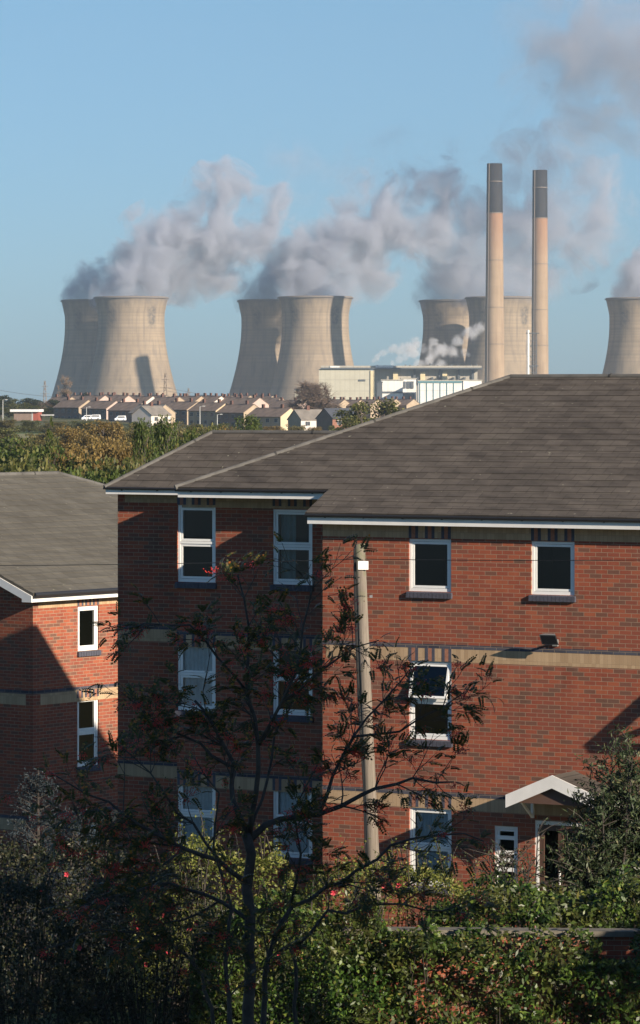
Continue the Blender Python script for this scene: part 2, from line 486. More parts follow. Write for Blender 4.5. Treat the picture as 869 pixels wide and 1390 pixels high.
plume('smoke_cloud', 'faint grey smoke drifting across the top right corner of the sky',
      [(750, 60, 60, 3300, .7), (800, 90, 70, 3300, .8), (850, 40, 80, 3300, .9), (840, 120, 60, 3300, .7), (890, 90, 80, 3300), (770, 5, 50, 3300, .7), (800, 190, 50, 3350, .5), (720, 180, 40, 3350, .4), (735, 100, 44, 3300, .6), (850, 170, 44, 3330, .5), (700, 30, 36, 3300, .5)],
      0.026, 0.013, 3.0, 5, thr=0.08, soft=.8, vox=10, col=(.58, .60, .68))
plume('smoke_wisp', 'thin torn wisps high between the left plume and the chimneys',
      [(390, 215, 34, 3430, .6), (430, 235, 30, 3430, .6), (470, 255, 34, 3430, .6), (510, 225, 34, 3430, .5), (560, 215, 36, 3430, .5), (620, 225, 40, 3430, .5), (400, 250, 24, 3430, .4)],
      0.010, 0.022, 3.2, 6, thr=0.12, soft=.8, vox=10, col=(.66, .66, .74))
for k, (bl, lab) in enumerate([
    ([(507, 489, 4, 3180), (513, 483, 6, 3180), (521, 477, 7, 3190), (531, 472, 8, 3200), (541, 474, 8, 3200), (552, 472, 8, 3210), (563, 468, 9, 3220)], 'thin white steam jet leaving the hall roof at the left'),
    ([(535, 492, 4, 3160), (543, 488, 6, 3160), (552, 484, 7, 3170), (563, 480, 8, 3180), (574, 476, 8, 3190)], 'short white steam jet from the middle of the hall roof'),
    ([(570, 494, 7, 3170), (582, 490, 9, 3170), (596, 492, 9, 3170), (588, 478, 10, 3180), (590, 464, 7, 3190), (602, 476, 10, 3190), (614, 478, 9, 3190), (622, 464, 8, 3190), (640, 452, 10, 3190), (652, 446, 9, 3190), (630, 480, 7, 3190)], 'tangle of white steam jets in front of the dark tower'),
]):
    plume('steam_jet', lab, bl, 0.12, 0.055, 2.6, 10 + k, col=(.93, .92, .93), cat='steam jet', thr=0.12, soft=.5, vox=1.6, grow=1.35)

# ------------------------------------------------------------------ air
def haze():
    mb = MB().box(-2600, 2600, -60, 4700, -18, 480)
    t = NT('haze_air'); t.t.nodes.remove(t.b)
    v = t.n('VolumePrincipled')
    v.inputs['Color'].default_value = (0.80, 0.90, 1.0, 1)
    v.inputs['Density'].default_value = HAZE
    v.inputs['Anisotropy'].default_value = 0.3
    t.l(v.outputs[0], t.out.inputs['Volume'])
    tag(mb.build('haze', t.m), 'thin blue haze filling the valley', None, kind='stuff')
HAZE = 0.000085
haze()
# ------------------------------------------------------------------ brick, tile and joinery materials
def mat_brick(name, axis, stops, mortar=(0.32, 0.225, 0.155), bw=0.225, rh=0.075, soldier=False, ms=0.0055, stain=0.25):
    t = NT(name); co = t.objco(); x, y, z = t.sep(co)
    s = x if axis == 'x' else y
    v = t.comb(z, s, 0.0) if soldier else t.comb(s, z, 0.0)
    b = t.n('TexBrick'); t.l(v, b.inputs['Vector'])
    b.offset = 0.0 if soldier else 0.5
    b.inputs['Scale'].default_value = 1.0
    b.inputs['Brick Width'].default_value = bw; b.inputs['Row Height'].default_value = rh
    b.inputs['Mortar Size'].default_value = ms; b.inputs['Mortar Smooth'].default_value = 0.15
    b.inputs['Bias'].default_value = 0.0
    b.inputs['Color1'].default_value = (0, 0, 0, 1); b.inputs['Color2'].default_value = (1, 1, 1, 1)
    b.inputs['Mortar'].default_value = (.5, .5, .5, 1)
    c = t.ramp(b.outputs['Color'], stops, 'LINEAR')
    n = t.noise(co, 60.0, 3, .7)
    c = t.mix(t.maprange(n.outputs[0], .3, .7, 0.0, 0.22), c, t.mix(1.0, c, (.45, .42, .42, 1), 'MULTIPLY'))
    st = t.noise(co, 0.9, 5, .65)
    c = t.mix(t.maprange(st.outputs[0], .48, .75, 0, stain), c, (0.13, 0.075, 0.06, 1))
    sk = t.noise(t.comb(t.math('MULTIPLY', s, 2.6), t.math('MULTIPLY', z, .28), 0.0), 1.0, 5, .7)
    c = t.mix(t.maprange(sk.outputs[0], .5, .72, 0, stain * 1.5), c, t.mix(1.0, c, (.5, .5, .52, 1), 'MULTIPLY'))
    ef = t.noise(co, .55, 6, .72)
    c = t.mix(t.maprange(ef.outputs[0], .56, .74, 0, .25 if stain > .2 else 0), c, (0.38, 0.24, 0.18, 1))
    mn = t.noise(co, 5.0, 3, .6)
    mc = t.ramp(mn.outputs[0], [(.3, tuple(q * .75 for q in mortar)), (.7, mortar)])
    c = t.mix(b.outputs['Fac'], c, mc)
    t.l(c, t.b.inputs['Base Color'])
    t.b.inputs['Roughness'].default_value = 0.9; t.b.inputs['Specular IOR Level'].default_value = 0.2
    h = t.math('SUBTRACT', t.math('MULTIPLY', n.outputs[0], .3), b.outputs['Fac'])
    t.bump(h, 0.5, 0.006)
    return t.m
RED = [(0.0, (0.15, 0.078, 0.055)), (0.16, (0.19, 0.078, 0.053)), (0.30, (0.245, 0.070, 0.044)), (0.7, (0.285, 0.077, 0.044)), (1.0, (0.335, 0.100, 0.052))]
BUFF = [(0.0, (0.38, 0.26, 0.155)), (1.0, (0.48, 0.34, 0.21))]
BLUE = [(0.0, (0.045, 0.045, 0.06)), (1.0, (0.085, 0.085, 0.105))]
M['brick_x'] = mat_brick('red_brick', 'x', RED)
M['brick_y'] = mat_brick('red_brick_side', 'y', RED)
M['brick_lx'] = mat_brick('red_brick_left', 'x', RED, bw=.225*.93, rh=.075*.93)
M['brick_ly'] = mat_brick('red_brick_left_side', 'y', RED, bw=.225*.93, rh=.075*.93)
M['buff_x'] = mat_brick('buff_soldier_brick', 'x', BUFF, (.34, .24, .15), soldier=True, ms=.003, stain=.1)
M['buff_y'] = mat_brick('buff_soldier_brick_side', 'y', BUFF, (.34, .24, .15), soldier=True, ms=.003, stain=.1)
M['blue_x'] = mat_brick('blue_brick', 'x', BLUE, (.25, .19, .14), ms=.005, stain=0)
M['blue_y'] = mat_brick('blue_brick_side', 'y', BLUE, (.25, .19, .14), ms=.005, stain=0)
M['blue_sill'] = mat_brick('blue_brick_sill', 'x', BLUE, (.33, .27, .2), soldier=True, ms=.006, stain=0)
M['redsold'] = plain('red_soldier_brick', (0.30, 0.13, 0.08), .9, var=.2, scale=20)
M['blueplain'] = plain('blue_soldier_brick', (0.06, 0.06, 0.08), .8, var=.2, scale=20)
M['upvc'] = plain('white_window_plastic', (0.80, 0.79, 0.76), .35, var=.03, scale=4)
M['fascia'] = plain('white_fascia_board', (0.74, 0.72, 0.69), .4, var=.08, scale=2.5)
M['gutter'] = plain('black_gutter_plastic', (0.02, 0.02, 0.022), .4)
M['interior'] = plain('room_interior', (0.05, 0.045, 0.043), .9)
M['net'] = plain('net_curtain', (0.80, 0.81, 0.83), .9, var=.1, scale=9)
M['green_curtain'] = plain('green_curtain', (0.16, 0.24, 0.24), .9, var=.15, scale=9)

def mat_glass():
    t = NT('window_glass'); t.t.nodes.remove(t.b)
    tr = t.n('BsdfTransparent'); tr.inputs[0].default_value = (.86, .9, .9, 1)
    gl = t.n('BsdfGlossy'); gl.inputs['Roughness'].default_value = 0.02; gl.inputs['Color'].default_value = (.9, .9, .9, 1)
    n = t.noise(t.objco(), 1.3, 2, .5)
    bp = t.n('Bump'); bp.inputs['Strength'].default_value = 0.12; bp.inputs['Distance'].default_value = .02
    t.l(n.outputs[0], bp.inputs['Height']); t.l(bp.outputs[0], gl.inputs['Normal'])
    fr = t.n('Fresnel'); fr.inputs['IOR'].default_value = 1.5
    mx = t.n('MixShader'); t.l(t.math('MULTIPLY', fr.outputs[0], 1.3, clamp=True), mx.inputs[0])
    t.l(tr.outputs[0], mx.inputs[1]); t.l(gl.outputs[0], mx.inputs[2]); t.l(mx.outputs[0], t.out.inputs[0])
    return t.m
M['glass'] = mat_glass()

def mat_roof(name, axis, c0, c1, lichen=0.02):
    t = NT(name); co = t.objco(); x, y, z = t.sep(co)
    s = x if axis == 'x' else y
    v = t.comb(s, t.math('MULTIPLY', z, 2.583), 0.0)
    b = t.n('TexBrick'); t.l(v, b.inputs['Vector']); b.offset = .5
    b.inputs['Scale'].default_value = 1.0; b.inputs['Brick Width'].default_value = .33; b.inputs['Row Height'].default_value = .30
    b.inputs['Mortar Size'].default_value = .006; b.inputs['Color1'].default_value = (0, 0, 0, 1); b.inputs['Color2'].default_value = (1, 1, 1, 1)
    tile = b.outputs['Color']
    big = t.noise(co, .45, 5, .65)
    st = t.noise(t.comb(t.math('MULTIPLY', s, 1.4), t.math('ADD', t.math('MULTIPLY', z, 9.0), t.math('MULTIPLY', s, 1.2)), 0.0), 1.0, 4, .65)
    k = t.math('ADD', t.math('MULTIPLY', st.outputs[0], .55), t.math('ADD', t.math('MULTIPLY', tile, .12), t.math('MULTIPLY', big.outputs[0], .4)))
    c = t.ramp(k, [(.36, c0), (.72, c1)])
    ln = t.noise(co, 11.0, 2, .5)
    c = t.mix(t.maprange(ln.outputs[0], .735, .76, 0, .8), c, (0.33, 0.31, 0.23, 1))
    mo = t.noise(co, 2.2, 5, .7)
    c = t.mix(t.maprange(mo.outputs[0], .6, .75, 0, .5), c, (0.085, 0.08, 0.055, 1))
    c = t.mix(t.math('MULTIPLY', b.outputs['Fac'], .5), c, (0.02, 0.018, 0.017, 1))
    t.l(c, t.b.inputs['Base Color']); t.b.inputs['Roughness'].default_value = .92
    t.b.inputs['Specular IOR Level'].default_value = .2
    n = t.noise(co, 30.0, 3, .6)
    t.bump(t.math('SUBTRACT', t.math('MULTIPLY', n.outputs[0], .4), b.outputs['Fac']), .5, .01)
    return t.m
M['tile_main'] = mat_roof('brown_roof_tile', 'x', (0.052, 0.044, 0.038), (0.128, 0.108, 0.09))
M['tile_left'] = mat_roof('grey_roof_tile', 'x', (0.075, 0.068, 0.056), (0.13, 0.12, 0.10))
M['ridge'] = plain('ridge_tile', (0.10, 0.094, 0.086), .85, var=.3, scale=3)
M['ridge_joint'] = plain('ridge_joint', (0.04, 0.038, 0.035), .9)

# ------------------------------------------------------------------ building helpers
def PX(y0):  return lambda s, d, z: (s, y0 + d, z)          # wall facing -y at y0
def PG(x0):  return lambda s, d, z: (x0 + d, s, z)          # wall facing -x at x0
def boxP(mb, P, s0, s1, d0, d1, z0, z1):
    mb.add([P(s, d, z) for s in (s0, s1) for d in (d0, d1) for z in (z0, z1)],
           [(0, 1, 3, 2), (4, 6, 7, 5), (0, 4, 5, 1), (2, 3, 7, 6), (0, 2, 6, 4), (1, 5, 7, 3)])
    return mb
def wall(mb, P, s0, s1, z0, z1, holes=(), rev=0.11):
    ss = sorted({s0, s1} | {h[0] for h in holes} | {h[1] for h in holes})
    zs = sorted({z0, z1} | {h[2] for h in holes} | {h[3] for h in holes})
    for a, b in zip(ss, ss[1:]):
        for c, d in zip(zs, zs[1:]):
            ms, mz = (a + b) / 2, (c + d) / 2
            if any(h[0] < ms < h[1] and h[2] < mz < h[3] for h in holes): continue
            mb.add([P(a, 0, c), P(b, 0, c), P(b, 0, d), P(a, 0, d)], [(0, 1, 2, 3)])
    for h in holes:
        a, b, c, d = h[:4]
        for q in (((a, c), (b, c)), ((b, c), (b, d)), ((b, d), (a, d)), ((a, d), (a, c))):
            (u, v), (w, x) = q
            mb.add([P(u, 0, v), P(w, 0, x), P(w, rev, x), P(u, rev, v)], [(0, 1, 2, 3)])
    return mb
def curtain_mesh(P, s0, s1, z0, z1, d, amp=.02, wl=.09):
    mb = MB(); n = max(6, int((s1 - s0) / wl * 8))
    vs = []
    for i in range(n + 1):
        s = s0 + (s1 - s0) * i / n; dd = d + amp * math.sin(i * 2 * math.pi / 8.0 + .7 * math.sin(i * .37))
        vs += [P(s, dd, z0), P(s, dd + .01, z1)]
    mb.add(vs, [(2 * i, 2 * i + 2, 2 * i + 3, 2 * i + 1) for i in range(n)])
    return mb
def window(parent, P, s0, s1, z0, z1, mid=None, label=None, sill='brick', open_top=False, curtain=None, fw=.046, sw=.042, glaze_bars=0, sillmat=None):
    d0 = .03; d1 = .10
    m = MB()
    boxP(m, P, s0, s1, d0, d1, z1 - fw, z1); boxP(m, P, s0, s1, d0, d1, z0, z0 + fw * 1.25)
    boxP(m, P, s0, s0 + fw, d0, d1, z0 + fw * 1.25, z1 - fw); boxP(m, P, s1 - fw, s1, d0, d1, z0 + fw * 1.25, z1 - fw)
    zr = [(z0 + fw * 1.25, z1 - fw)]
    if mid:
        boxP(m, P, s0 + fw, s1 - fw, d0, d1, mid - fw / 2, mid + fw / 2)
        zr = [(z0 + fw * 1.25, mid - fw / 2), (mid + fw / 2, z1 - fw)]
    w = m.build('window', M['upvc'], parent)
    if label: w['label'] = label
    for k, (a, b) in enumerate(zr):
        g = .006; A, B = s0 + fw + g, s1 - fw - g; a2, b2 = a + g, b - g
        op = open_top and k == len(zr) - 1
        def Q(s, d, z, op=op, b2=b2):
            if not op: return P(s, d, z)
            # top hung sash swung outwards about its top edge
            an = R(15); h = b2 - z; dd = d - .05
            return P(s, .05 + dd * math.cos(an) - h * math.sin(an), b2 - h * math.cos(an) - dd * math.sin(an))
        sm = MB(); e0, e1 = d0 + .012, d1 - .01
        boxP(sm, Q, A, B, e0, e1, b2 - sw, b2); boxP(sm, Q, A, B, e0, e1, a2, a2 + sw)
        boxP(sm, Q, A, A + sw, e0, e1, a2 + sw, b2 - sw); boxP(sm, Q, B - sw, B, e0, e1, a2 + sw, b2 - sw)
        so = sm.build('sash', M['upvc'], w)
        pm = MB(); pm.add([Q(s, .055, z) for s, z in ((A + sw - .004, a2 + sw - .004), (B - sw + .004, a2 + sw - .004), (B - sw + .004, b2 - sw + .004), (A + sw - .004, b2 - sw + .004))], [(0, 1, 2, 3)])
        pm.build('pane', M['glass'], w)
    if sill == 'brick':
        sm = MB(); n = max(3, round((s1 - s0 + .04) / .075)); step = (s1 - s0 + .06) / n
        for i in range(n):
            a = s0 - .03 + i * step
            vs = [P(s, d, z) for s in (a + .004, a + step - .004) for d, z in ((-.055, z0 - .115), (-.055, z0 - .02), (.035, z0 + .002), (.035, z0 - .115))]
            sm.add(vs, [(0, 1, 2, 3), (7, 6, 5, 4), (0, 4, 5, 1), (1, 5, 6, 2), (2, 6, 7, 3), (3, 7, 4, 0)])
        boxP(sm, P, s0 - .03, s1 + .03, -.045, .03, z0 - .108, z0 - .03)
        sm.build('sill', sillmat or M['blueplain'], w)
    elif sill == 'plain':
        boxP(MB(), P, s0 - .02, s1 + .02, -.03, .03, z0 - .06, z0).build('sill', M['upvc'], w)
    if curtain == 'net':
        curtain_mesh(P, s0 + .06, s1 - .06, z0 + .06, z1 - .05, .115, .014, .08).build('net_curtain', M['net'], w)
    elif curtain == 'side':
        curtain_mesh(P, s0 + .07, s0 + .07 + (s1 - s0) * .38, z0 + .06, z1 - .05, .2, .025, .11).build('curtain', M['green_curtain'], w)
    elif curtain == 'edge':
        curtain_mesh(P, s0 + .06, s0 + .2, z0 + .06, z1 - .05, .2, .02, .08).build('curtain', M['net'], w)
        curtain_mesh(P, s1 - .2, s1 - .06, z0 + .06, z1 - .05, .2, .02, .08).build('curtain', M['net'], w)
    return w
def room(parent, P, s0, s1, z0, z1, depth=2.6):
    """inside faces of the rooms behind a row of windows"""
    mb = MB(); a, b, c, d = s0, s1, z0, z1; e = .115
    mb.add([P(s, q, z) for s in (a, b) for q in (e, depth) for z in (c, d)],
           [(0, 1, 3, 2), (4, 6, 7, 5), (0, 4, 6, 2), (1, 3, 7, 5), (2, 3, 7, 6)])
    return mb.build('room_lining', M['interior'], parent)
def groups(blue, red, P, s0, s1, z0, z1):
    """three lintel groups of dark-red-dark soldier bricks over a window"""
    gw = .19; gap = ((s1 - s0) - 3 * gw) / 2
    for i in range(3):
        a = s0 + i * (gw + gap)
        boxP(blue, P, a, a + .058, -.007, .02, z0, z1); boxP(blue, P, a + gw - .058, a + gw, -.007, .02, z0, z1)
        boxP(red, P, a + .058, a + gw - .058, -.0065, .02, z0, z1)

def clip(poly, axis, lim, keep_ge):
    out = []
    for i in range(len(poly)):
        a, b = poly[i], poly[(i + 1) % len(poly)]
        fa = (a[axis] - lim) * (1 if keep_ge else -1); fb = (b[axis] - lim) * (1 if keep_ge else -1)
        if fa >= 0: out.append(a)
        if (fa > 0 and fb < 0) or (fa < 0 and fb > 0):
            k = fa / (fa - fb); out.append(tuple(a[j] + (b[j] - a[j]) * k for j in (0, 1)))
    return out
def courses(mb, pts, gauge=.30, lift=.010, thick=.05):
    """lay overlapping tile courses on a planar roof polygon; pts[0]->pts[1] is the eave"""
    P0 = Vector(pts[0]); a = (Vector(pts[1]) - P0).normalized()
    nrm = None
    for i in range(2, len(pts)):
        c = a.cross(Vector(pts[i]) - P0)
        if c.length > 1e-3: nrm = c.normalized(); break
    if nrm.z < 0: nrm = -nrm
    u = nrm.cross(a).normalized()
    if u.z < 0: u = -u
    p2 = [((Vector(p) - P0).dot(a), (Vector(p) - P0).dot(u)) for p in pts]
    smin = min(p[1] for p in p2); smax = max(p[1] for p in p2)
    s = smin; rnd = random.Random(5)
    while s < smax - 1e-3:
        s1 = min(s + gauge, smax)
        q = clip(clip(p2, 1, s, True), 1, s1 + .004, False)
        if len(q) > 2:
            top = [P0 + a * x + u * y + nrm * (lift * (1 - (y - s) / gauge) + .004) for x, y in q]
            bot = [P0 + a * x + u * y - nrm * (thick - .004 * ((y - s) / gauge)) for x, y in q]
            n = len(q)
            mb.add(top + bot, [tuple(range(n)), tuple(range(n, 2 * n))[::-1]] + [(i, (i + 1) % n, (i + 1) % n + n, i + n) for i in range(n)])
        s = s1
    return mb
def ridge_line(parent, a, b, step=.42, r=.11, name='ridge_cap'):
    a = Vector(a); b = Vector(b); L = (b - a).length; n = max(1, round(L / step)); d = (b - a) / n
    mb = MB(); jt = MB(); rd = random.Random(int(L * 100))
    for i in range(n):
        p = a + d * i; q = a + d * (i + 1)
        k = r * rd.uniform(.985, 1.015)
        mb.tube([p + d * .004, q - d * .004], [k * 1.02, k], 10)
        if i % 5 == 4: jt.tube([q - d * .04, q + d * .04], [r * 1.16, r * 1.16], 10)
    o = mb.build(name, M['ridge'], parent, smooth=False)
    if jt.v: jt.build('ridge_union', M['ridge_joint'], o)
    return o
def gutter(parent, a, b, r=.055):
    a = Vector(a); b = Vector(b); mb = MB(); mb.tube([a, b], r, 10)
    o = mb.build('gutter', M['gutter'], parent)
    br = MB(); L = (b - a).length; n = max(1, int(L / .8))
    for i in range(n + 1):
        p = a + (b - a) * ((i + .5) / (n + 1))
        br.obox(p + Vector((0, .03, -.02)), (1, 0, 0), (0, 1, 0), (0, 0, 1), .022, .05, .05)
    br.build('gutter_bracket', M['gutter'], o)
    return o
# ------------------------------------------------------------------ the brick apartment block
def apartment_block():
    root = empty('apartment_block', (0.048, 66.87, 0), R(-28))
    tag(root, 'large red brick block with brown tiled hipped roof and stepped front filling the right', 'apartment block')
    P = PX(0.0); PB = PX(1.22); PA = PX(2.35)
    E0 = 7.32
    x1 = 13.5
    # openings: s0, s1, z0, z1
    W = dict(a=(1.748, 2.59, 6.135, 7.075), b=(4.16, 4.995, 6.135, 7.075), c=(1.748, 2.6, 3.49, 4.89), d=(1.755, 2.6, .87, 2.27),
             e=(7.9, 8.75, 6.135, 7.075), f=(7.9, 8.75, 3.49, 4.89))
    door = (4.23, 5.2, .12, 2.16); side = (3.44, 3.90, .8, 2.02)
    WB = {}
    for k, s0, s1 in (('p', -3.76, -2.93), ('q', -1.705, -.865)):
        WB[k + '3'] = (s0, s1, 6.12, 7.57 if k == 'p' else 7.52); WB[k + '2'] = (s0, s1, 3.69, 5.03); WB[k + '1'] = (s0, s1, 1.04, 2.43)
    m = wall(MB(), P, 0, x1, -.6, E0 + .02, list(W.values()) + [door, side])
    wall(m, PB, -3.765, .0, -.6, 7.76, list(WB.values()))
    wall(m, PA, -5.76, -3.76, -1.5, 7.79)
    m.build('wall', M['brick_x'], root)
    m = MB()
    m.add([(0, 0, -.6), (0, 1.22, -.6), (0, 1.22, E0 + .2), (0, 0, E0 + .02)], [(0, 1, 2, 3)])
    m.add([(-3.765, 1.22, -1.5), (-3.765, 2.35, -1.5), (-3.765, 2.35, 7.76), (-3.765, 1.22, 7.76)], [(0, 1, 2, 3)])
    m.add([(-5.76, 2.35, -2.5), (-5.76, 5.3, -2.5), (-5.76, 5.3, 7.75), (-5.76, 2.35, 7.75)], [(0, 1, 2, 3)])
    m.add([(x1, 0, -.6), (x1, 6.7, -.6), (x1, 6.7, 9.2), (x1, 5.32, 9.85), (x1, 0, 7.4)], [(0, 1, 2, 3, 4)])
    m.add([(-3.3, 5.3, -2.5), (-3.3, 6.7, -2.5), (-3.3, 6.7, 7.85), (-3.3, 5.3, 7.85)], [(0, 1, 2, 3)])
    m.build('side_wall', M['brick_y'], root)
    m = MB(); m.add([(-5.76, 5.3, -2.5), (-3.3, 5.3, -2.5), (-3.3, 5.3, 7.8), (-5.76, 5.3, 7.8)], [(0, 1, 2, 3)])
    m.add([(-3.3, 6.7, -2.5), (x1, 6.7, -2.5), (x1, 6.7, 9.25), (-.3, 6.7, 9.25), (-3.3, 6.7, 7.9)], [(0, 1, 2, 3, 4)])
    m.build('rear_wall', M['brick_x'], root)
    # bands
    blue = MB(); buff = MB(); lr = MB(); lb = MB()
    for z in (5.2, 2.57):
        for Q, a, b in ((P, -.004, x1), (PB, -3.77, -.004), (PA, -5.764, -3.772)):
            boxP(blue, Q, a, b, -.006, .03, z - .075, z)
            boxP(buff, Q, a + (.075 if Q is P else 0) , b, -.003, .03, z - .31, z - .076)
    for Q, a, b, zt, zb in ((P, .0, x1, E0 + .01, 7.09), (PB, -3.66, -.004, 7.74, 7.535), (PA, -5.60, -3.772, 7.78, 7.57)):
        boxP(buff, Q, a, b, -.003, .03, zb, zt)
    for k in 'abe': groups(lb, lr, P, W[k][0], W[k][1], 7.085, E0 + .008)
    for k in 'cf': groups(lb, lr, P, W[k][0], W[k][1], 4.895, 5.123)
    groups(lb, lr, P, W['d'][0], W['d'][1], 2.275, 2.493)
    for k in ('p', 'q'):
        groups(lb, lr, PB, WB[k + '3'][0], WB[k + '3'][1], 7.58, 7.745)
        groups(lb, lr, PB, WB[k + '2'][0], WB[k + '2'][1], 4.9, 5.123)
        groups(lb, lr, PB, WB[k + '1'][0], WB[k + '1'][1], 2.275, 2.493)
    blue.build('blue_brick_course', M['blue_x'], root); buff.build('buff_brick_band', M['buff_x'], root)
    lb.build('dark_lintel_bricks', M['blueplain'], root); lr.build('red_lintel_bricks', M['redsold'], root)
    # rooms
    for z0, z1 in ((5.4, 7.3), (2.8, 5.3), (-.1, 2.65)):
        room(root, P, 1.2, 3.2, z0, z1); room(root, PB, -3.75, -.25, z0, z1 + (.4 if z1 > 7 else 0), 2.2)
    room(root, P, 3.4, 6.4, 5.4, 7.3); room(root, P, 3.4, 6.4, -.1, 2.65); room(root, P, 7.2, 9.4, 5.4, 7.3); room(root, P, 7.2, 9.4, 2.8, 5.3)
    # windows
    window(root, P, *W['a'], label='small top floor window left of its twin above the buff band')
    window(root, P, *W['b'], label='small top floor window above the floodlight')
    window(root, P, *W['c'], mid=4.19, open_top=True, label='two light window with its upper sash swung open')
    window(root, P, *W['d'], mid=1.57, curtain='net', label='ground floor window with net curtain behind the hedge')
    window(root, P, *W['e']); window(root, P, *W['f'], mid=4.19)
    for k, v in WB.items():
        window(root, PB, *v, mid=(v[2] + v[3]) / 2 + .02, sill='brick', curtain={'p1': 'net', 'p2': 'net', 'q1': 'net', 'q3': 'side'}.get(k))
    # entrance: door, side window and gabled porch
    m = MB(); a, b, c, d = door
    for q in ((a, a + .07, c, d), (b - .07, b, c, d), (a + .07, b - .07, d - .07, d)): boxP(m, P, q[0], q[1], .02, .1, q[2], q[3])
    fr = m.build('door_frame', M['upvc'], root)
    m = MB(); a, b, d = a + .075, b - .075, d - .075
    mid = (a + b) / 2
    for q in ((a, a + .09, c, d), (b - .09, b, c, d), (mid - .05, mid + .05, c, d), (a + .09, mid - .05, d - .1, d), (mid + .05, b - .09, d - .1, d), (a + .09, mid - .05, c, c + .25), (mid + .05, b - .09, c, c + .25), (a + .09, mid - .05, 1.0, 1.1), (mid + .05, b - .09, 1.0, 1.1)):
        boxP(m, P, q[0], q[1], .035, .085, q[2], q[3])
    dr = m.build('door', plain('brown_door', (.09, .05, .035), .45), root)
    MB().add([P(s, .06, z) for s, z in ((a + .085, c + .24), (b - .085, c + .24), (b - .085, d - .09), (a + .085, d - .09))], [(0, 1, 2, 3)]).build('pane', M['glass'], dr)
    m = MB(); m.bar(P(mid - .0, .0, 1.0), P(mid - .0, .0, 1.3), .025); m.build('handle', M['upvc'], dr)
    sw = window(root, P, *side, sill='plain', fw=.05, sw=.035, label='narrow window left of the porch crossed by white bars')
    m = MB()
    for z in (1.22, 1.38, 1.52, 1.78): boxP(m, P, side[0] + .05, side[1] - .05, .028, .06, z, z + .07)
    m.build('glazing_bar', M['upvc'], sw)
    # porch roof
    pL, pR, pm = 4.12, 6.0, 5.0; D = .95; ze, zr_ = 2.64, 3.02
    k = MB()
    for sgn, xe in ((-1, pL), (1, pR)):
        e0 = Vector((xe, -D, ze)); r0 = Vector((pm, -D, zr_))
        k.slab([(xe, -D, ze), (xe, -.012, ze), (pm, -.012, zr_), (pm, -D, zr_)], (0, 0, .05))
    po = k.build('porch_roof', M['tile_main'], root)
    k = MB()
    for xe in (pL, pR):
        k.slab([(xe, -D - .03, ze - .17), (xe, -D - .03, ze + .055), (pm, -D - .03, zr_ + .055), (pm, -D - .03, zr_ - .17)], (0, .03, 0))
        k.slab([(xe - .015, -D, ze - .12), (xe - .015, -.015, ze - .12), (xe - .015, -.015, ze + .04), (xe - .015, -D, ze + .04)], (.03, 0, 0))
    k.build('bargeboard', M['fascia'], po)
    k = MB(); k.slab([(pL + .1, -D + .06, ze - .08), (pR - .1, -D + .06, ze - .08), (pm, -D + .06, zr_ - .1)], (0, .03, 0)); k.build('tympanum', plain('porch_boarding', (.10, .055, .04), .7), po)
    k = MB()
    for x in (4.2, 5.92):
        MB().bar((x, -.03, 2.2), (x, -.03, ze - .06), .05).bar((x, -.03, ze - .08), (x, -D + .05, ze - .08), .06).bar((x, -.04, 2.22), (x, -.5, ze - .1), .04).build('bracket', M['upvc'], po)
    # unseen open gable frame beyond the right edge, shaped to cast a shadow on the wall
    k = MB(); a, b, zz, dd = 9.15, 12.0, 4.9, -1.2; mm = (a + b) / 2
    k.bar((a, dd, zz), (b, dd, zz), .10); k.bar((a, dd, zz + .05), (mm, dd, zz + 1.25), .13); k.bar((b, dd, zz + .05), (mm, dd, zz + 1.25), .13)
    k.bar((a, dd, zz), (a, -.02, zz), .10); k.bar((b, dd, zz), (b, -.02, zz), .10)
    k.build('shadow_gable_frame', M['fascia'], root)
    # roofs
    Q = (-.19, -.315, 7.5174); G = (-.19, .60, 7.92); H = (-3.45, .60, 7.92); RR = (1.27, 5.32, 10.0)
    xr = 13.9
    m = MB()
    courses(m, [Q, (xr, -.315, 7.5174), (xr, 5.32, 10.0), RR, H, G], gauge=.25)
    m.build('roof', M['tile_main'], root)
    m = MB(); zr = 10.0 - .44 * 1.58; xq = -3.45 + (zr - 7.92) / .4407
    courses(m, [(-3.45, 6.9, 7.92), H, RR, (xq, 6.9, zr)])
    courses(m, [(xr, 6.9, zr), (xq, 6.9, zr), RR, (xr, 5.32, 10.0)])
    AE = (-5.86, 2.02, 7.865); AR = (-4.45, 3.78, 8.92)
    courses(m, [(-5.86, 5.54, 7.865), AE, AR]); courses(m, [(-3.57, 5.54, 7.865), (-5.86, 5.54, 7.865), AR, (-1.18, 3.78, 8.92)])
    m.build('rear_roof', M['tile_main'], root)
    m = MB(); courses(m, [AE, (-3.57, 2.02, 7.865), (-1.18, 3.78, 8.92), AR], gauge=.25); m.build('wing_roof', M['tile_main'], root)
    ridge_line(root, RR, (xr, 5.32, 10.0), r=.055); ridge_line(root, H, RR, r=.05, name='hip_cap')
    ridge_line(root, AE, AR, r=.048, name='hip_cap'); ridge_line(root, AR, (-1.3, 3.78, 8.92), r=.05)
    # eaves
    m = MB()
    m.box(-.18, xr, -.255, -.23, E0, 7.46); m.box(-3.43, -.22, .67, .695, 7.735, 7.855); m.box(-5.83, -3.46, 2.055, 2.08, 7.735, 7.83)
    m.box(-.18, -.155, -.23, .63, E0, 7.475)
    m.box(-5.855, -5.83, 2.055, 5.4, 7.735, 7.83)
    m.build('fascia', M['fascia'], root)
    m = MB()
    m.box(-.15, xr, -.229, -.003, E0 + .012, E0 + .03); m.box(-3.43, -.22, .696, 1.217, 7.745, 7.765); m.box(-5.82, -3.46, 2.081, 2.347, 7.745, 7.76)
    m.build('soffit', M['fascia'], root)
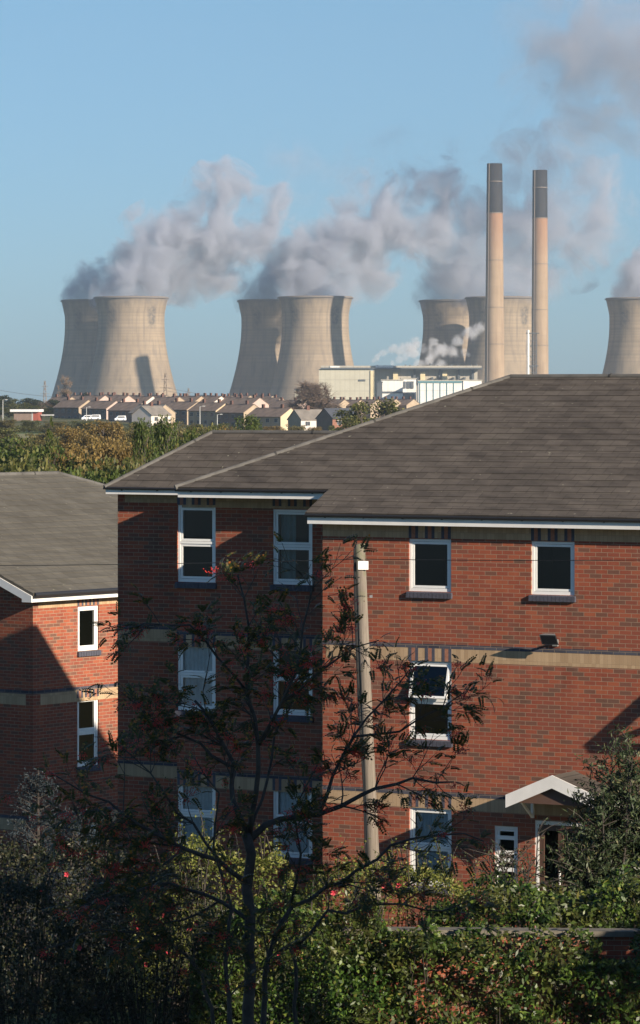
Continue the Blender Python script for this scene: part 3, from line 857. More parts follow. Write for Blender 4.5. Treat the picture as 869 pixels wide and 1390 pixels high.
    gutter(root, (-.2, -.292, 7.478), (xr, -.292, 7.478), .036); gutter(root, (-3.46, .632, 7.88), (-.24, .632, 7.88), .034); gutter(root, (-5.88, 2.02, 7.85), (-3.5, 2.02, 7.85), .026)
    return root
apartment_block()

def floodlight():
    root = empty('floodlight', (0.048 + .883 * 4.64, 66.87 - .4695 * 4.64, 5.33), R(-28))
    dk = plain('lamp_grey_metal', (.20, .20, .20), .5); 
    MB().box(-.05, .05, -.05, -.004, -.09, .03).build('wall_plate', dk, root)
    m = MB(); m.bar((0, -.04, -.02), (0, -.2, .0), .035); m.bar((-.13, -.2, -.01), (.13, -.2, -.01), .025); m.build('bracket', dk, root)
    ax = Vector((1, 0, 0)); ay = Vector((0, -.82, -.57)).normalized(); az = ax.cross(ay).normalized()
    m = MB(); c = Vector((0, -.27, .06))
    for s_, o_ in ((1.0, 0.0),):
        f = [c + ax * a * .16 + az * b * .11 + ay * .04 for a, b in ((-1, -1), (1, -1), (1, 1), (-1, 1))]
        g = [c + ax * a * .09 + az * b * .06 - ay * .06 for a, b in ((-1, -1), (1, -1), (1, 1), (-1, 1))]
        m.add(f + g, [(0, 1, 2, 3), (7, 6, 5, 4)] + [(i, (i + 1) % 4, (i + 1) % 4 + 4, i + 4) for i in range(4)])
    h = m.build('housing', dk, root)
    m = MB(); m.add([c + ax * a * .14 + az * b * .09 + ay * .044 for a, b in ((-1, -1), (1, -1), (1, 1), (-1, 1))], [(0, 1, 2, 3)])
    m.build('lens', plain('lamp_glass', (.05, .05, .055), .1), root)
    tag(root, 'grey floodlight on the brick wall below the right top window', 'floodlight')
floodlight()

# ------------------------------------------------------------------ the lower brick block at the left
def left_block():
    KL = 1.08
    root = empty('brick_house_block', (-5.96 * KL, 76.5 * KL, EYE * (1 - KL)), math.atan2(.789, .614)); root.scale = (KL, KL, KL)
    tag(root, 'red brick block at the left edge with grey tiled roof and white bargeboard', 'apartment block')
    P = PX(0.0); G = PG(0.0); L = 12.4; Wd = 11.0; zb = -1.9; ze = 5.40; ridge = 5.55 + .42 * 5.8
    h = [(1.40, 2.06, 4.26, 5.20), (1.385, 2.06, 1.82, 3.27), (1.40, 2.06, -.6, .60), (5.4, 6.06, 4.26, 5.2), (5.4, 6.06, 1.82, 3.27)]
    wall(MB(), P, 0, L, zb, ze + .01, h).build('wall', M['brick_lx'], root)
    m = MB()
    m.add([(0, 0, zb), (0, Wd, zb), (0, Wd, ze), (0, Wd / 2, ridge - .12), (0, 0, ze)], [(0, 1, 2, 3, 4)])
    m.add([(L, 0, zb), (L, Wd, zb), (L, Wd, ze), (L, 0, ze)], [(0, 1, 2, 3)])
    m.build('gable_wall', M['brick_ly'], root)
    MB().add([(0, Wd, zb), (L, Wd, zb), (L, Wd, ze), (0, Wd, ze)], [(0, 1, 2, 3)]).build('rear_wall', M['brick_lx'], root)
    blue = MB(); buff = MB(); b2 = MB(); f2 = MB(); lb = MB(); lr = MB()
    for z in (3.51, .89):
        boxP(blue, P, -.006, L, -.006, .03, z - .075, z); boxP(buff, P, .23, L, -.003, .03, z - .31, z - .076)
        boxP(b2, G, -.006, Wd, -.006, .03, z - .075, z); boxP(f2, G, .2, Wd, -.003, .03, z - .31, z - .076)
    boxP(buff, P, .16, L, -.003, .03, 5.215, 5.405)
    for q in (h[0], h[3]): groups(lb, lr, P, q[0] - .02, q[1], 5.213, 5.40)
    for q in (h[1], h[4]): groups(lb, lr, P, q[0] - .02, q[1], 3.275, 3.43)
    groups(lb, lr, P, h[2][0] - .02, h[2][1], .605, .81)
    blue.build('blue_brick_course', M['blue_x'], root); buff.build('buff_brick_band', M['buff_x'], root)
    b2.build('blue_brick_course', M['blue_y'], root); f2.build('buff_brick_band', M['buff_y'], root)
    lb.build('dark_lintel_bricks', M['blueplain'], root); lr.build('red_lintel_bricks', M['redsold'], root)
    for z0, z1 in ((3.6, 5.35), (1.0, 3.4), (-1.6, .8)): room(root, P, .6, 3.0, z0, z1, 2.4)
    room(root, P, 4.6, 7.0, 3.6, 5.35); room(root, P, 4.6, 7.0, 1.0, 3.4)
    window(root, P, *h[0]); window(root, P, *h[1], mid=2.55); window(root, P, *h[2])
    window(root, P, *h[3]); window(root, P, *h[4], mid=2.55)
    ov = .36; y0 = -.34; y1 = Wd + .34; zl = 5.55; mid = Wd / 2; rz = zl + .393 * (mid - y0)
    hipx = 6.9
    m = MB()
    courses(m, [(L + .34, y0, zl), (-ov, y0, zl), (-ov, mid, rz), (hipx, mid, rz)], gauge=.30)
    m.build('roof', M['tile_left'], root)
    m = MB()
    courses(m, [(-ov, y1, zl), (L + .34, y1, zl), (hipx, mid, rz), (-ov, mid, rz)]); courses(m, [(L + .34, y1, zl), (L + .34, y0, zl), (hipx, mid, rz)])
    m.build('rear_roof', M['tile_left'], root)
    ridge_line(root, (-ov, mid, rz), (hipx, mid, rz), r=.06); ridge_line(root, (L + .34, y0, zl), (hipx, mid, rz), r=.055, name='hip_cap')
    m = MB(); m.box(-ov, L + .3, -.285, -.26, 5.375, 5.53); m.build('fascia', M['fascia'], root)
    gutter(root, (-ov + .02, -.35, 5.525), (L + .3, -.35, 5.525))
    MB().box(-ov + .03, L + .3, -.259, -.003, 5.385, 5.405).build('soffit', M['fascia'], root)
    # bargeboard with its boxed foot
    m = MB(); x = -ov - .028
    t = .19
    m.slab([(x, y0 + .03, zl - .045), (x, mid, rz - .04), (x, mid, rz - .04 - t), (x, y0 + .30, zl - .045 - t + .13), (x, y0 + .30, 5.375), (x, y0 + .03, 5.375)], (.03, 0, 0))
    m.slab([(x, y1 - .03, zl - .045), (x, mid, rz - .04), (x, mid, rz - .04 - t), (x, y1 - .03, zl - .045 - t)], (.03, 0, 0))
    m.build('bargeboard', M['fascia'], root)
    m = MB(); m.add([(-ov, y0 + .05, zl - .1), (0, y0 + .05, zl - .1), (0, mid, rz - .1), (-ov, mid, rz - .1)], [(0, 1, 2, 3)]); m.build('verge_soffit', M['fascia'], root)
left_block()

# ------------------------------------------------------------------ unseen block added beside the viewpoint, sized to shade the trees
def shade_block():
    root = empty('shade_block', (0, 0, 0), 0)
    w1 = Vector((.743, .669, 0)); t1 = Vector((.669, -.743, 0))
    o = w1 * 20 + t1 * -16
    root.location = o; root.rotation_euler = (0, 0, math.atan2(.669, .743))
    # local x runs along w, local -y runs along t
    Lx, Ly, H = SHADE_W - 20, 13.0, 13.9
    P = PX(-Ly)
    holes = [(1.5 + 3.2 * i, 2.5 + 3.2 * i, 1.0 + 2.7 * j, 2.2 + 2.7 * j) for i in range(4) for j in range(5)]
    m = wall(MB(), P, 0, Lx, -.5, H, holes); m.add([(0, 0, -.5), (Lx, 0, -.5), (Lx, 0, H), (0, 0, H)], [(0, 1, 2, 3)])
    m.build('wall', M['brick_x'], root)
    MB().add([(0, -Ly, -.5), (0, 0, -.5), (0, 0, H), (0, -Ly, H)], [(0, 1, 2, 3)]).add([(Lx, -Ly, -.5), (Lx, 0, -.5), (Lx, 0, H), (Lx, -Ly, H)], [(0, 1, 2, 3)]).build('side_wall', M['brick_y'], root)
    m = MB(); courses(m, [(-.3, -Ly - .3, H), (Lx + .3, -Ly - .3, H), (Lx - 5, -Ly / 2, H + 2), (5, -Ly / 2, H + 2)])
    courses(m, [(Lx + .3, .3, H), (-.3, .3, H), (5, -Ly / 2, H + 2), (Lx - 5, -Ly / 2, H + 2)])
    courses(m, [(-.3, .3, H), (-.3, -Ly - .3, H), (5, -Ly / 2, H + 2)]); courses(m, [(Lx + .3, -Ly - .3, H), (Lx + .3, .3, H), (Lx - 5, -Ly / 2, H + 2)])
    m.build('roof', M['tile_main'], root)
    for q in holes: window(root, P, *q)
    tag(root, 'unseen brick block added right of the viewpoint to shade the trees', 'apartment block')
SHADE_W = 35.3
shade_block()

# ------------------------------------------------------------------ wooden pole and wires
def pole():
    root = empty('telephone_pole', (.93, 61, 0))
    t = NT('weathered_pole_wood'); co = t.objco(); x, y, z = t.sep(co)
    n = t.noise(t.comb(t.math('MULTIPLY', x, 30), t.math('MULTIPLY', y, 30), t.math('MULTIPLY', z, 1.2)), 1, 5, .7)
    c = t.ramp(n.outputs[0], [(.3, (.10, .08, .065)), (.7, (.25, .21, .17))])
    mo = t.noise(co, 2.5, 4, .7)
    c = t.mix(t.math('MULTIPLY', t.maprange(mo.outputs[0], .45, .62, 0, .8), t.maprange(z, 6.2, 7.1, 0.1, 1)), c, (.10, .13, .04, 1))
    t.l(c, t.b.inputs['Base Color']); t.b.inputs['Roughness'].default_value = .95; t.bump(n.outputs[0], .6, .01)
    MB().tube([(0, 0, -.3), (-.04, 0, 1.5), (-.19, 0, 5.0), (-.27, 0, 7.18)], [.13, .118, .10, .085], 16).build('shaft', t.m, root, smooth=True)
    MB().box(-.30, -.13, -.12, -.09, 6.76, 6.90).build('plaque', plain('white_plaque', (.8, .79, .76), .4), root)
    cable = plain('black_cable', (.015, .015, .015), .6)
    m = MB(); m.tube([(-.355, -.03, 7.1), (-.345, -.05, 6.2), (-.29, -.05, 4.6), (-.2, -.05, 3.2), (-.14, -.05, 1.0)], .022, 6); m.tube([(-.33, -.04, 6.95), (-.35, .0, 6.8), (-.34, -.05, 6.6)], .028, 6)
    m.build('down_cable', cable, root)
    m = MB(); m.tube([(-.37, 0, 6.92), (-.17, 0, 6.92)], .018, 6); m.box(-.11, -.06, -.03, .03, 6.29, 6.33); m.build('hook', plain('galvanised_hook', (.3, .3, .3), .5, .8), root)
    tag(root, 'weathered grey wooden pole with a small white plaque near its top', 'pole')
    def cablerun(name, a, b, sag, r, lab):
        a = Vector(a); b = Vector(b); pts = []
        for i in range(25):
            k = i / 24; p = a.lerp(b, k); p.z -= sag * 4 * k * (1 - k); pts.append(p)
        tag(MB().tube(pts, r, 5).build(name, cable), lab, 'cable')
    top = (.69, 61, 6.93)
    cablerun('overhead_cable', top, (-30.0, 74.0, 7.4), .5, .006, 'thin dark cable running left from the pole across both buildings')
    cablerun('overhead_cable', top, (26.0, 45.0, 9.2), .5, .006, 'thin dark cable running right from the pole past the upper windows')
    cablerun('overhead_cable', (-40, 70.0, 7.35), (-7.6, 74.5, 6.80), .12, .011, 'single wire crossing the grey roof at the left')
pole()
# ------------------------------------------------------------------ terrain
def lerp_tab(tab, y):
    if y <= tab[0][0]: return tab[0][1]
    for (a, b), (c, d) in zip(tab, tab[1:]):
        if y <= c:
            k = (y - a) / (c - a); k = k * k * (3 - 2 * k)
            return b + (d - b) * k
    return tab[-1][1]
HL = [(0, -1), (55, -.6), (85, -2.6), (200, -3.2), (500, -2.0), (800, .2), (1000, 2.3), (1250, 3.0), (1500, 2.5), (2300, -13.5), (14000, -13.5)]
HR = [(0, 0), (68, 0), (90, -.6), (200, -2.5), (500, -2.5), (900, -1.6), (1100, -1.0), (1300, 1.5), (1500, 1.5), (2300, -13.5), (14000, -13.5)]
def ground_h(X, Y):
    px = X / max(Y, 30.0) * FPX
    k = min(1, max(0, (px + 330) / 300.0)) if Y > 100 else min(1, max(0, (X + 5.5) / 2.5))
    k = k * k * (3 - 2 * k)
    return lerp_tab(HL, Y) * (1 - k) + lerp_tab(HR, Y) * k
def terrain():
    ys = [-400, -150, -40, 0, 15, 30, 40] + list(range(45, 100, 3)) + list(range(105, 320, 15)) + list(range(340, 1600, 40)) + list(range(1650, 3000, 120)) + [3200, 3700, 4600, 6000, 8500, 12000]
    vs = []; nx = 81
    for y in ys:
        half = max(60.0, abs(y) * .45 + 40)
        for i in range(nx):
            q = (i / (nx - 1) * 2 - 1); x = half * (abs(q) ** 1.6) * (1 if q > 0 else -1)
            n = noise.noise(Vector((x * .02, y * .02, 0))) * min(.5, max(0, (abs(y) - 95) * .002)) if y > 0 else 0
            vs.append((x, y, ground_h(x, y) + n - .02))
    fs = [(j * nx + i, j * nx + i + 1, (j + 1) * nx + i + 1, (j + 1) * nx + i) for j in range(len(ys) - 1) for i in range(nx - 1)]
    t = NT('ground_grass'); co = t.objco()
    a = t.noise(co, .012, 6, .6); b = t.noise(co, 2.5, 5, .65)
    c = t.ramp(a.outputs[0], [(.35, (.055, .075, .025)), (.5, (.12, .13, .05)), (.62, (.20, .165, .085))])
    # pale meadow far off at the left
    x, y, z = t.sep(co)
    wob = t.math('MULTIPLY', t.math('SUBTRACT', t.noise(co, .02, 3, .6).outputs[0], .5), 60.0)
    mk = t.math('MULTIPLY', t.maprange(t.math('ADD', y, wob), 780, 810), t.maprange(t.math('ADD', y, wob), 1010, 980))
    mk = t.math('MULTIPLY', mk, t.maprange(t.math('ADD', x, wob), -40, -62))
    pale = t.ramp(t.noise(co, .05, 5, .6).outputs[0], [(.35, (.10, .14, .05)), (.5, (.20, .20, .09)), (.65, (.31, .26, .15))])
    c = t.mix(t.maprange(b.outputs[0], .35, .7, 0, .6), c, (.05, .045, .028, 1))
    c = t.mix(mk, c, pale)
    t.l(c, t.b.inputs['Base Color']); t.b.inputs['Roughness'].default_value = 1.0; t.b.inputs['Specular IOR Level'].default_value = .1
    o = MB().add(vs, fs).build('ground', t.m, smooth=True)
    tag(o, 'rough grass ground falling away into the valley', kind='structure')
terrain()

# ------------------------------------------------------------------ estate houses
HM = dict(
    roof=plain('brown_house_roof', (.21, .15, .112), .9, var=.3, scale=.6), roofg=plain('grey_house_roof', (.20, .175, .15), .9, var=.2, scale=.6), slate=plain('blue_slate_roof', (.065, .07, .085), .8, var=.15, scale=.6),
    tan=plain('tan_render', (.40, .31, .22), .9, var=.12, scale=.5), cream=plain('cream_render', (.56, .46, .31), .9, var=.08, scale=.5), white=plain('white_render', (.62, .55, .50), .9, var=.08, scale=.5),
    brick=plain('house_brick', (.24, .11, .075), .9, var=.15, scale=.8), dark=plain('brown_house_brick', (.22, .16, .13), .9, var=.15, scale=.8),
    pink=plain('pink_render', (.48, .36, .31), .9, var=.08, scale=.5), glass=plain('dark_house_window', (.06, .065, .075), .15), wframe=plain('white_house_frame', (.42, .42, .41), .5),
    chim=plain('chimney_brick', (.13, .065, .05), .9, var=.2, scale=1), pot=plain('clay_pot', (.32, .14, .08), .8))
def house(px, D, eave_y, w, d, yaw, front, gable, roof, lab, rise=2.4, chims=(.25, .8), grp='houses of the estate below the cooling towers', extra=None):
    """px: picture column of the near lower corner, D distance, yaw degrees the front turns away"""
    z_e = wz(eave_y, D); h = 5.0
    root = empty('house', (wx(px, D), D, z_e - h), R(-yaw))
    # local x runs left (-w..0) along the ridge, y runs back
    m = MB(); m.add([(-w, 0, -1), (0, 0, -1), (0, 0, h), (-w, 0, h)], [(0, 1, 2, 3)]); m.add([(-w, d, -1), (0, d, -1), (0, d, h), (-w, d, h)], [(0, 1, 2, 3)])
    m.build('wall', HM[front], root)
    m = MB()
    for x in (0, -w): m.add([(x, 0, -1), (x, d, -1), (x, d, h), (x, d / 2, h + rise), (x, 0, h)], [(0, 1, 2, 3, 4)])
    m.build('gable_wall', HM[gable], root)
    m = MB(); o = .35; k = rise / (d / 2)
    for s in (0, 1):
        ya, yb = (-o, d / 2) if s == 0 else (d + o, d / 2)
        m.slab([(-w - .15, ya, h - o * k), (.15, ya, h - o * k), (.15, yb, h + rise), (-w - .15, yb, h + rise)], (0, 0, .16))
    r = m.build('roof', HM[roof], root)
    for c in chims:
        x = -w * c
        co = MB().box(x - .45, x + .45, d / 2 - .3, d / 2 + .3, h + rise - .6, h + rise + 1.15).build('chimney', HM['chim'], r)
        MB().tube([(x - .2, d / 2, h + rise + 1.1), (x - .2, d / 2, h + rise + 1.6)], .13, 8).tube([(x + .2, d / 2, h + rise + 1.1), (x + .2, d / 2, h + rise + 1.6)], .13, 8)
    n = max(2, int(w / 3.2))
    for i in range(n):
        x = -w + w * (i + .5) / n
        for z in (1.0, 3.3):
            wd = MB().box(x - .75, x + .75, -.05, .03, z, z + 1.15).build('window', HM['wframe'], root)
            MB().box(x - .68, x - .03, -.08, -.052, z + .07, z + 1.08).box(x + .03, x + .68, -.08, -.052, z + .07, z + 1.08).build('pane', HM['glass'], wd)
    if extra == 'gablewin':
        for z in (1.0, 3.2):
            wd = MB().box(-.03, .05, d / 2 - .5, d / 2 + .5, z, z + 1.1).build('window', HM['wframe'], root)
            MB().box(.052, .08, d / 2 - .42, d / 2 + .42, z + .07, z + 1.03).build('pane', HM['glass'], wd)
    tag(root, lab, 'house', grp)
    return root
Hs = [
 (107, 1200, 553, 12.5, 8, 50, 'dark', 'tan', 'roof', 'leftmost brown roofed house of the front row with tan gable'),
 (144.5, 1180, 554.6, 12, 8, 50, 'dark', 'pink', 'roof', 'second brown roofed house from the left with pale pink gable'),
 (181, 1130, 557, 11.5, 8, 50, 'dark', 'tan', 'roof', 'third brown roofed house from the left beside the white gabled one'),
 (211, 1090, 560.5, 11.5, 7.5, 50, 'dark', 'tan', 'roofg', 'grey roofed house tucked behind the white gabled house'),
 (254, 1150, 556, 12, 8.5, 50, 'dark', 'tan', 'roof', 'brown roofed house right of the white gabled house'),
 (293, 1110, 557.6, 12, 8, 50, 'tan', 'cream', 'roof', 'house with the brightest yellow cream gable beside a lamp post'),
 (331, 1100, 560, 12, 8, 50, 'dark', 'tan', 'roof', 'low house half hidden behind the leafy young tree'),
 (381, 1060, 565.5, 13.5, 8, 48, 'tan', 'cream', 'roof', 'nearest cream gabled house left of the big bare tree'),
]
Hs = [q[:3] + (q[3] * 1.12,) + q[4:] for q in Hs]
for q in Hs: house(*q, extra='gablewin' if q[7] in ('cream', 'white') else None)
house(232, 1040, 563, 8.5, 7.2, -52, 'white', 'white', 'roofg', 'white gabled house standing forward of the row below the short pylon', chims=(.5,))
house(445, 960, 569, 8.2, 6.5, -32, 'white', 'tan', 'roofg', 'small house with white front and shaded left gable', chims=(.5,))
house(488, 940, 567.5, 8.5, 7, -36, 'brick', 'dark', 'slate', 'red brick house with blue slate roof below the power station', chims=())
back = [(131, 1340, 546, 12, 'pink', 0), (163, 1345, 546, 12, 'pink', 1), (196, 1350, 547, 10, 'white', 2), (232, 1340, 548, 13, 'tan', 3), (262, 1350, 547, 13, 'tan', 4),
        (289, 1345, 547, 12, 'white', 5), (316, 1340, 548, 12, 'pink', 6), (341, 1290, 549.5, 13, 'pink', 7), (371, 1330, 549, 14, 'tan', 8), (398, 1300, 553, 14, 'pink', 9), (86, 1350, 548, 12, 'tan', 10)]
for px, D, ey, w, g, k in back:
    lab = ['behind the second front house', 'behind the gap left of the third front house', 'with white gable behind the third front house', 'just left of the short pylon', 'just right of the short pylon',
           'with white gable behind the yellow gabled house', 'behind the low house with pink gable', 'with pale pink gable under the shaded cooling tower', 'behind the nearest cream gabled house', 'right of the nearest cream gable beside the bare tree', 'at the left end under the bare tall tree'][k]
    house(px, D, ey, w, 8, 50, 'dark', g, 'roof', 'second row brown roofed house ' + lab)
far = [(112, 1520, 544.5), (150, 1520, 544), (184, 1520, 545), (216, 1530, 545), (248, 1530, 545.5), (281, 1520, 545), (305, 1530, 545.5), (330, 1525, 545), (360, 1530, 545.5),
       (458, 1500, 550.5), (480, 1500, 551), (503, 1500, 550.5), (528, 1500, 550), (552, 1500, 550)]
FL = ['behind the leftmost houses', 'below the first front cooling tower left side', 'below the front tower middle', 'below the chimney shadow on the left tower', 'under the right foot of the left tower', 'under the open sky gap at its left',
      'under the open sky gap at its middle', 'under the open sky gap at its right', 'below the shaded middle cooling tower', 'right of the bare tree below the cream hall', 'below the dark louvre of the cream hall', 'below the sunlit strip of the cream hall', 'below the white plant sheds left part', 'below the teal framed shed']
for (px, D, ey), l in zip(far, FL):
    house(px, D, ey, 12, 8, 50, 'dark', 'tan', 'roof', 'farthest roof row house ' + l, grp='farthest row of estate roofs', chims=(.2, .55, .9))
# low white building with a red end at the far left
def low_building():
    D = 1120; r = empty('low_pavilion', (wx(19, D), D, wz(568, D)), R(-8)); k = D / FPX; w = 34 * k; h = 9 * k
    MB().box(0, w * .78, 0, 5, -1, h).build('wall', HM['dark'], r)
    MB().box(w * .78, w, -.02, 5, -1, h).build('red_wall', plain('red_panel_wall', (.30, .075, .05), .8), r)
    MB().box(w * .72, w * .78, -.06, .0, -1, h).build('column', HM['wframe'], r)
    MB().box(-1, w + .4, -1, 5.5, h, h + .75).build('roof', plain('white_flat_roof', (.75, .75, .75), .6), r)
    MB().box(w + .3, w + 2.8 + 1, 2, 5, h - 1.2, h - .8).build('side_canopy', HM['wframe'], r)
    tag(r, 'low flat roofed white building with a red end panel at far left', 'pavilion')
low_building()
def van(px, py, D, col, lab, L=5.0):
    r = empty('parked_car', (wx(px, D), D, wz(py, D) - .9), R(12)); r.scale = (.85, .85, .8); m = MB()
    prof = [(0, .35), (0, 1.0), (.5, 1.15), (1.2, 1.95), (L - .2, 2.0), (L, .9), (L, .35)]
    m.slab([(x, 0, z) for x, z in prof], (0, 1.8, 0)); m.build('body', col, r)
    MB().slab([(.75, -.02, 1.2), (1.3, -.02, 1.75), (L - .6, -.02, 1.75), (L - .5, -.02, 1.2)], (0, .019, 0)).build('side_window', HM['glass'], r)
    for x in (1.0, L - 1.0): MB().tube([(x, -.05, .35), (x, .25, .35)], .35, 14).build('wheel', M['plant_dark'], r)
    tag(r, lab, 'car', 'white vehicles parked by the estate houses')
vw = plain('white_car_paint', (.8, .8, .8), .3)
van(111, 566.5, 1120, vw, 'white parked vehicle left of the two before the brown houses'); van(120.5, 566, 1120, vw, 'white parked vehicle right of the two before the brown houses', 4.4)
van(156, 567.5, 1080, vw, 'small white parked car before the third brown house', 4.0)

# ------------------------------------------------------------------ pylons, lamp posts, lines
def pylon(px, D, ytop, base_z, wpx, lab, name='pylon'):
    r = empty(name, (wx(px, D), D, base_z)); k = D / FPX; h = wz(ytop, D) - base_z; w = wpx * k
    m = MB(); lv = [0, .25, .45, .62, .76, .88, 1.0]
    hw = lambda q: w / 2 * (1 - .62 * q)
    th = k * .62
    for sx in (-1, 1):
        for sy in (-1, 1): m.bar((sx * hw(0), sy * hw(0), 0), (sx * hw(1) * .5, sy * hw(1) * .5, h), th)
    for a, b in zip(lv, lv[1:]):
        for sy in (-1, 1):
            m.bar((-hw(a), sy * hw(a), a * h), (hw(b), sy * hw(b), b * h), th * .6); m.bar((hw(a), sy * hw(a), a * h), (-hw(b), sy * hw(b), b * h), th * .6)
    m.build('tower_frame', HM['wframe'] if False else M['chimney_ring'], r)
    m = MB()
    for q, s in ((.55, 1.5), (.72, 1.9), (.88, 1.3)):
        m.bar((-w * .5 * s, 0, q * h), (w * .5 * s, 0, q * h), th * .8)
    m.build('cross_arm', M['chimney_ring'], r)
    tag(r, lab, 'pylon')
pylon(224.5, 1600, 507, -2, 8, 'lattice electricity pylon in front of the left cooling tower')
pylon(61, 3000, 517, -14, 7, 'faint distant pylon left of the cooling towers')
pylon(256, 3000, 527, -14, 6, 'tiny distant pylon in the sky gap between towers')
wire = plain('power_line_wire', (.10, .10, .11), .6)
for i, (a, b, sg) in enumerate([((224, 1600, 530), (470, 2300, 541), 9), ((224, 1600, 526), (470, 2300, 538), 9), ((224, 1600, 530), (-40, 1300, 522), 8)]):
    A = Vector((wx(a[0], a[1]), a[1], wz(a[2], a[1]))); B = Vector((wx(b[0], b[1]), b[1], wz(b[2], b[1]))); pts = []
    for j in range(21):
        q = j / 20; p = A.lerp(B, q); p.z -= sg * 4 * q * (1 - q) * .5; pts.append(p)
    tag(MB().tube(pts, .07, 5).build('power_line', wire), ['lower power line sagging right from the pylon', 'upper power line sagging right from the pylon', 'power line running left from the pylon'][i], 'power line')
for px, y0, y1, D, lab in ((271.5, 580, 552, 900, 'grey lamp post left of the yellow gabled house'), (295, 580, 563, 900, 'grey lamp post before the yellow gabled house'), (117.5, 566, 553, 1100, 'white lamp post between the first two brown houses'), (4, 566, 543, 1000, 'thin post at the extreme left edge')):
    r = empty('street_lamp', (wx(px, D), D, wz(y0, D) - 2)); h = wz(y1, D) - wz(y0, D) + 2
    MB().tube([(0, 0, 0), (0, 0, h * .5), (0, 0, h)], [.16, .12, .09], 8).build('post', HM['wframe'], r)
    m = MB(); m.bar((0, 0, h), (.9, -.2, h + .15), .1); m.box(.6, 1.3, -.35, -.05, h + .05, h + .22); m.build('lamp_head', HM['wframe'], r)
    tag(r, lab, 'lamp post', 'lamp posts of the estate')
# ------------------------------------------------------------------ vegetation
def leaf_mat(name, stops, rough=.55, trans=.45, spec=.3, big=None):
    t = NT(name)
    g = t.n('NewGeometry')
    c = t.ramp(g.outputs['Random Per Island'], stops)
    if big:
        n = t.noise(t.objco(), big[0], 3, .6)
        c = t.mix(t.maprange(n.outputs[0], .42, .6, 0, big[2]), c, big[1] + (1,))
    t.l(c, t.b.inputs['Base Color']); t.b.inputs['Roughness'].default_value = rough; t.b.inputs['Specular IOR Level'].default_value = spec
    tl = t.n('BsdfTranslucent'); t.l(c, tl.inputs[0]); mx = t.n('MixShader'); mx.inputs[0].default_value = trans
    t.l(t.b.outputs[0], mx.inputs[1]); t.l(tl.outputs[0], mx.inputs[2]); t.l(mx.outputs[0], t.out.inputs[0])
    return t.m
BARK = plain('grey_bark', (.075, .06, .048), .95, var=.3, scale=2)
BARKD = plain('dark_bark', (.045, .036, .030), .9, var=.3, scale=6)

def leaves_np(P, L, W, rng, droop=0.2, fold=True, up=None):
    """P (n,3) centres; returns arrays of verts/faces of pointed leaf quads with random facing"""
    n = len(P)
    d = rng.normal(size=(n, 3)); d[:, 2] -= droop; d /= np.linalg.norm(d, axis=1)[:, None]
    r = rng.normal(size=(n, 3))
    if up is not None: r = r * .6 + up
    s = np.cross(d, r); s /= (np.linalg.norm(s, axis=1)[:, None] + 1e-9)
    nn = np.cross(s, d)
    l = (L * rng.uniform(.5, 1.35, n))[:, None]; w = (W * rng.uniform(.7, 1.2, n))[:, None]
    a = P - d * l * .5; b = P + s * w * .5 + nn * w * .12 - d * l * .05; c = P + d * l * .5; e = P - s * w * .5 + nn * w * .12 - d * l * .05
    V = np.stack([a, b, c, e], 1).reshape(-1, 3)
    F = np.arange(4 * n).reshape(-1, 4)
    return V, F
def np_mesh(name, V, F, mat, parent=None):
    me = bpy.data.meshes.new(name)
    nv, nf = len(V), len(F); k = F.shape[1]
    me.vertices.add(nv); me.vertices.foreach_set('co', np.asarray(V, dtype=np.float32).ravel())
    me.loops.add(nf * k); me.loops.foreach_set('vertex_index', F.astype(np.int32).ravel())
    me.polygons.add(nf); me.polygons.foreach_set('loop_start', np.arange(0, nf * k, k, dtype=np.int32))
    me.update(calc_edges=True); me.validate(clean_customdata=False)
    me.materials.append(mat)
    o = bpy.data.objects.new(name, me); COL.objects.link(o)
    if parent: o.parent = parent
    return o

def crown_points(rng, n, clumps, shell=.55):
    """clumps (k,4): xyz + radius; points weighted to the outside of every clump"""
    c = clumps[rng.choice(len(clumps), n, p=clumps[:, 3] ** 2 / np.sum(clumps[:, 3] ** 2))]
    d = rng.normal(size=(n, 3)); d /= np.linalg.norm(d, axis=1)[:, None]
    r = rng.uniform(shell, 1.0, n) ** .8 * c[:, 3]
    d[:, 2] *= .85
    return c[:, :3] + d * r[:, None]

def make_clumps(rng, w, h, z0, k, shape='round'):
    out = []
    for i in range(k):
        q = rng.uniform(0, 1)
        if shape == 'round': prof = math.sin(math.pi * min(1, .12 + q * .8)) ** .6
        elif shape == 'column': prof = .9 * (1 - q) ** .35
        else: prof = 1.0 - .35 * q
        a = rng.uniform(0, 2 * math.pi); rr = rng.uniform(.15, .8) * prof * w / 2
        rad = w * rng.uniform(.10, .2) * (.7 + .5 * (1 - q))
        out.append((rr * math.cos(a), rr * math.sin(a), z0 + q * (h - z0 - rad * .7), rad))
    return np.array(out)

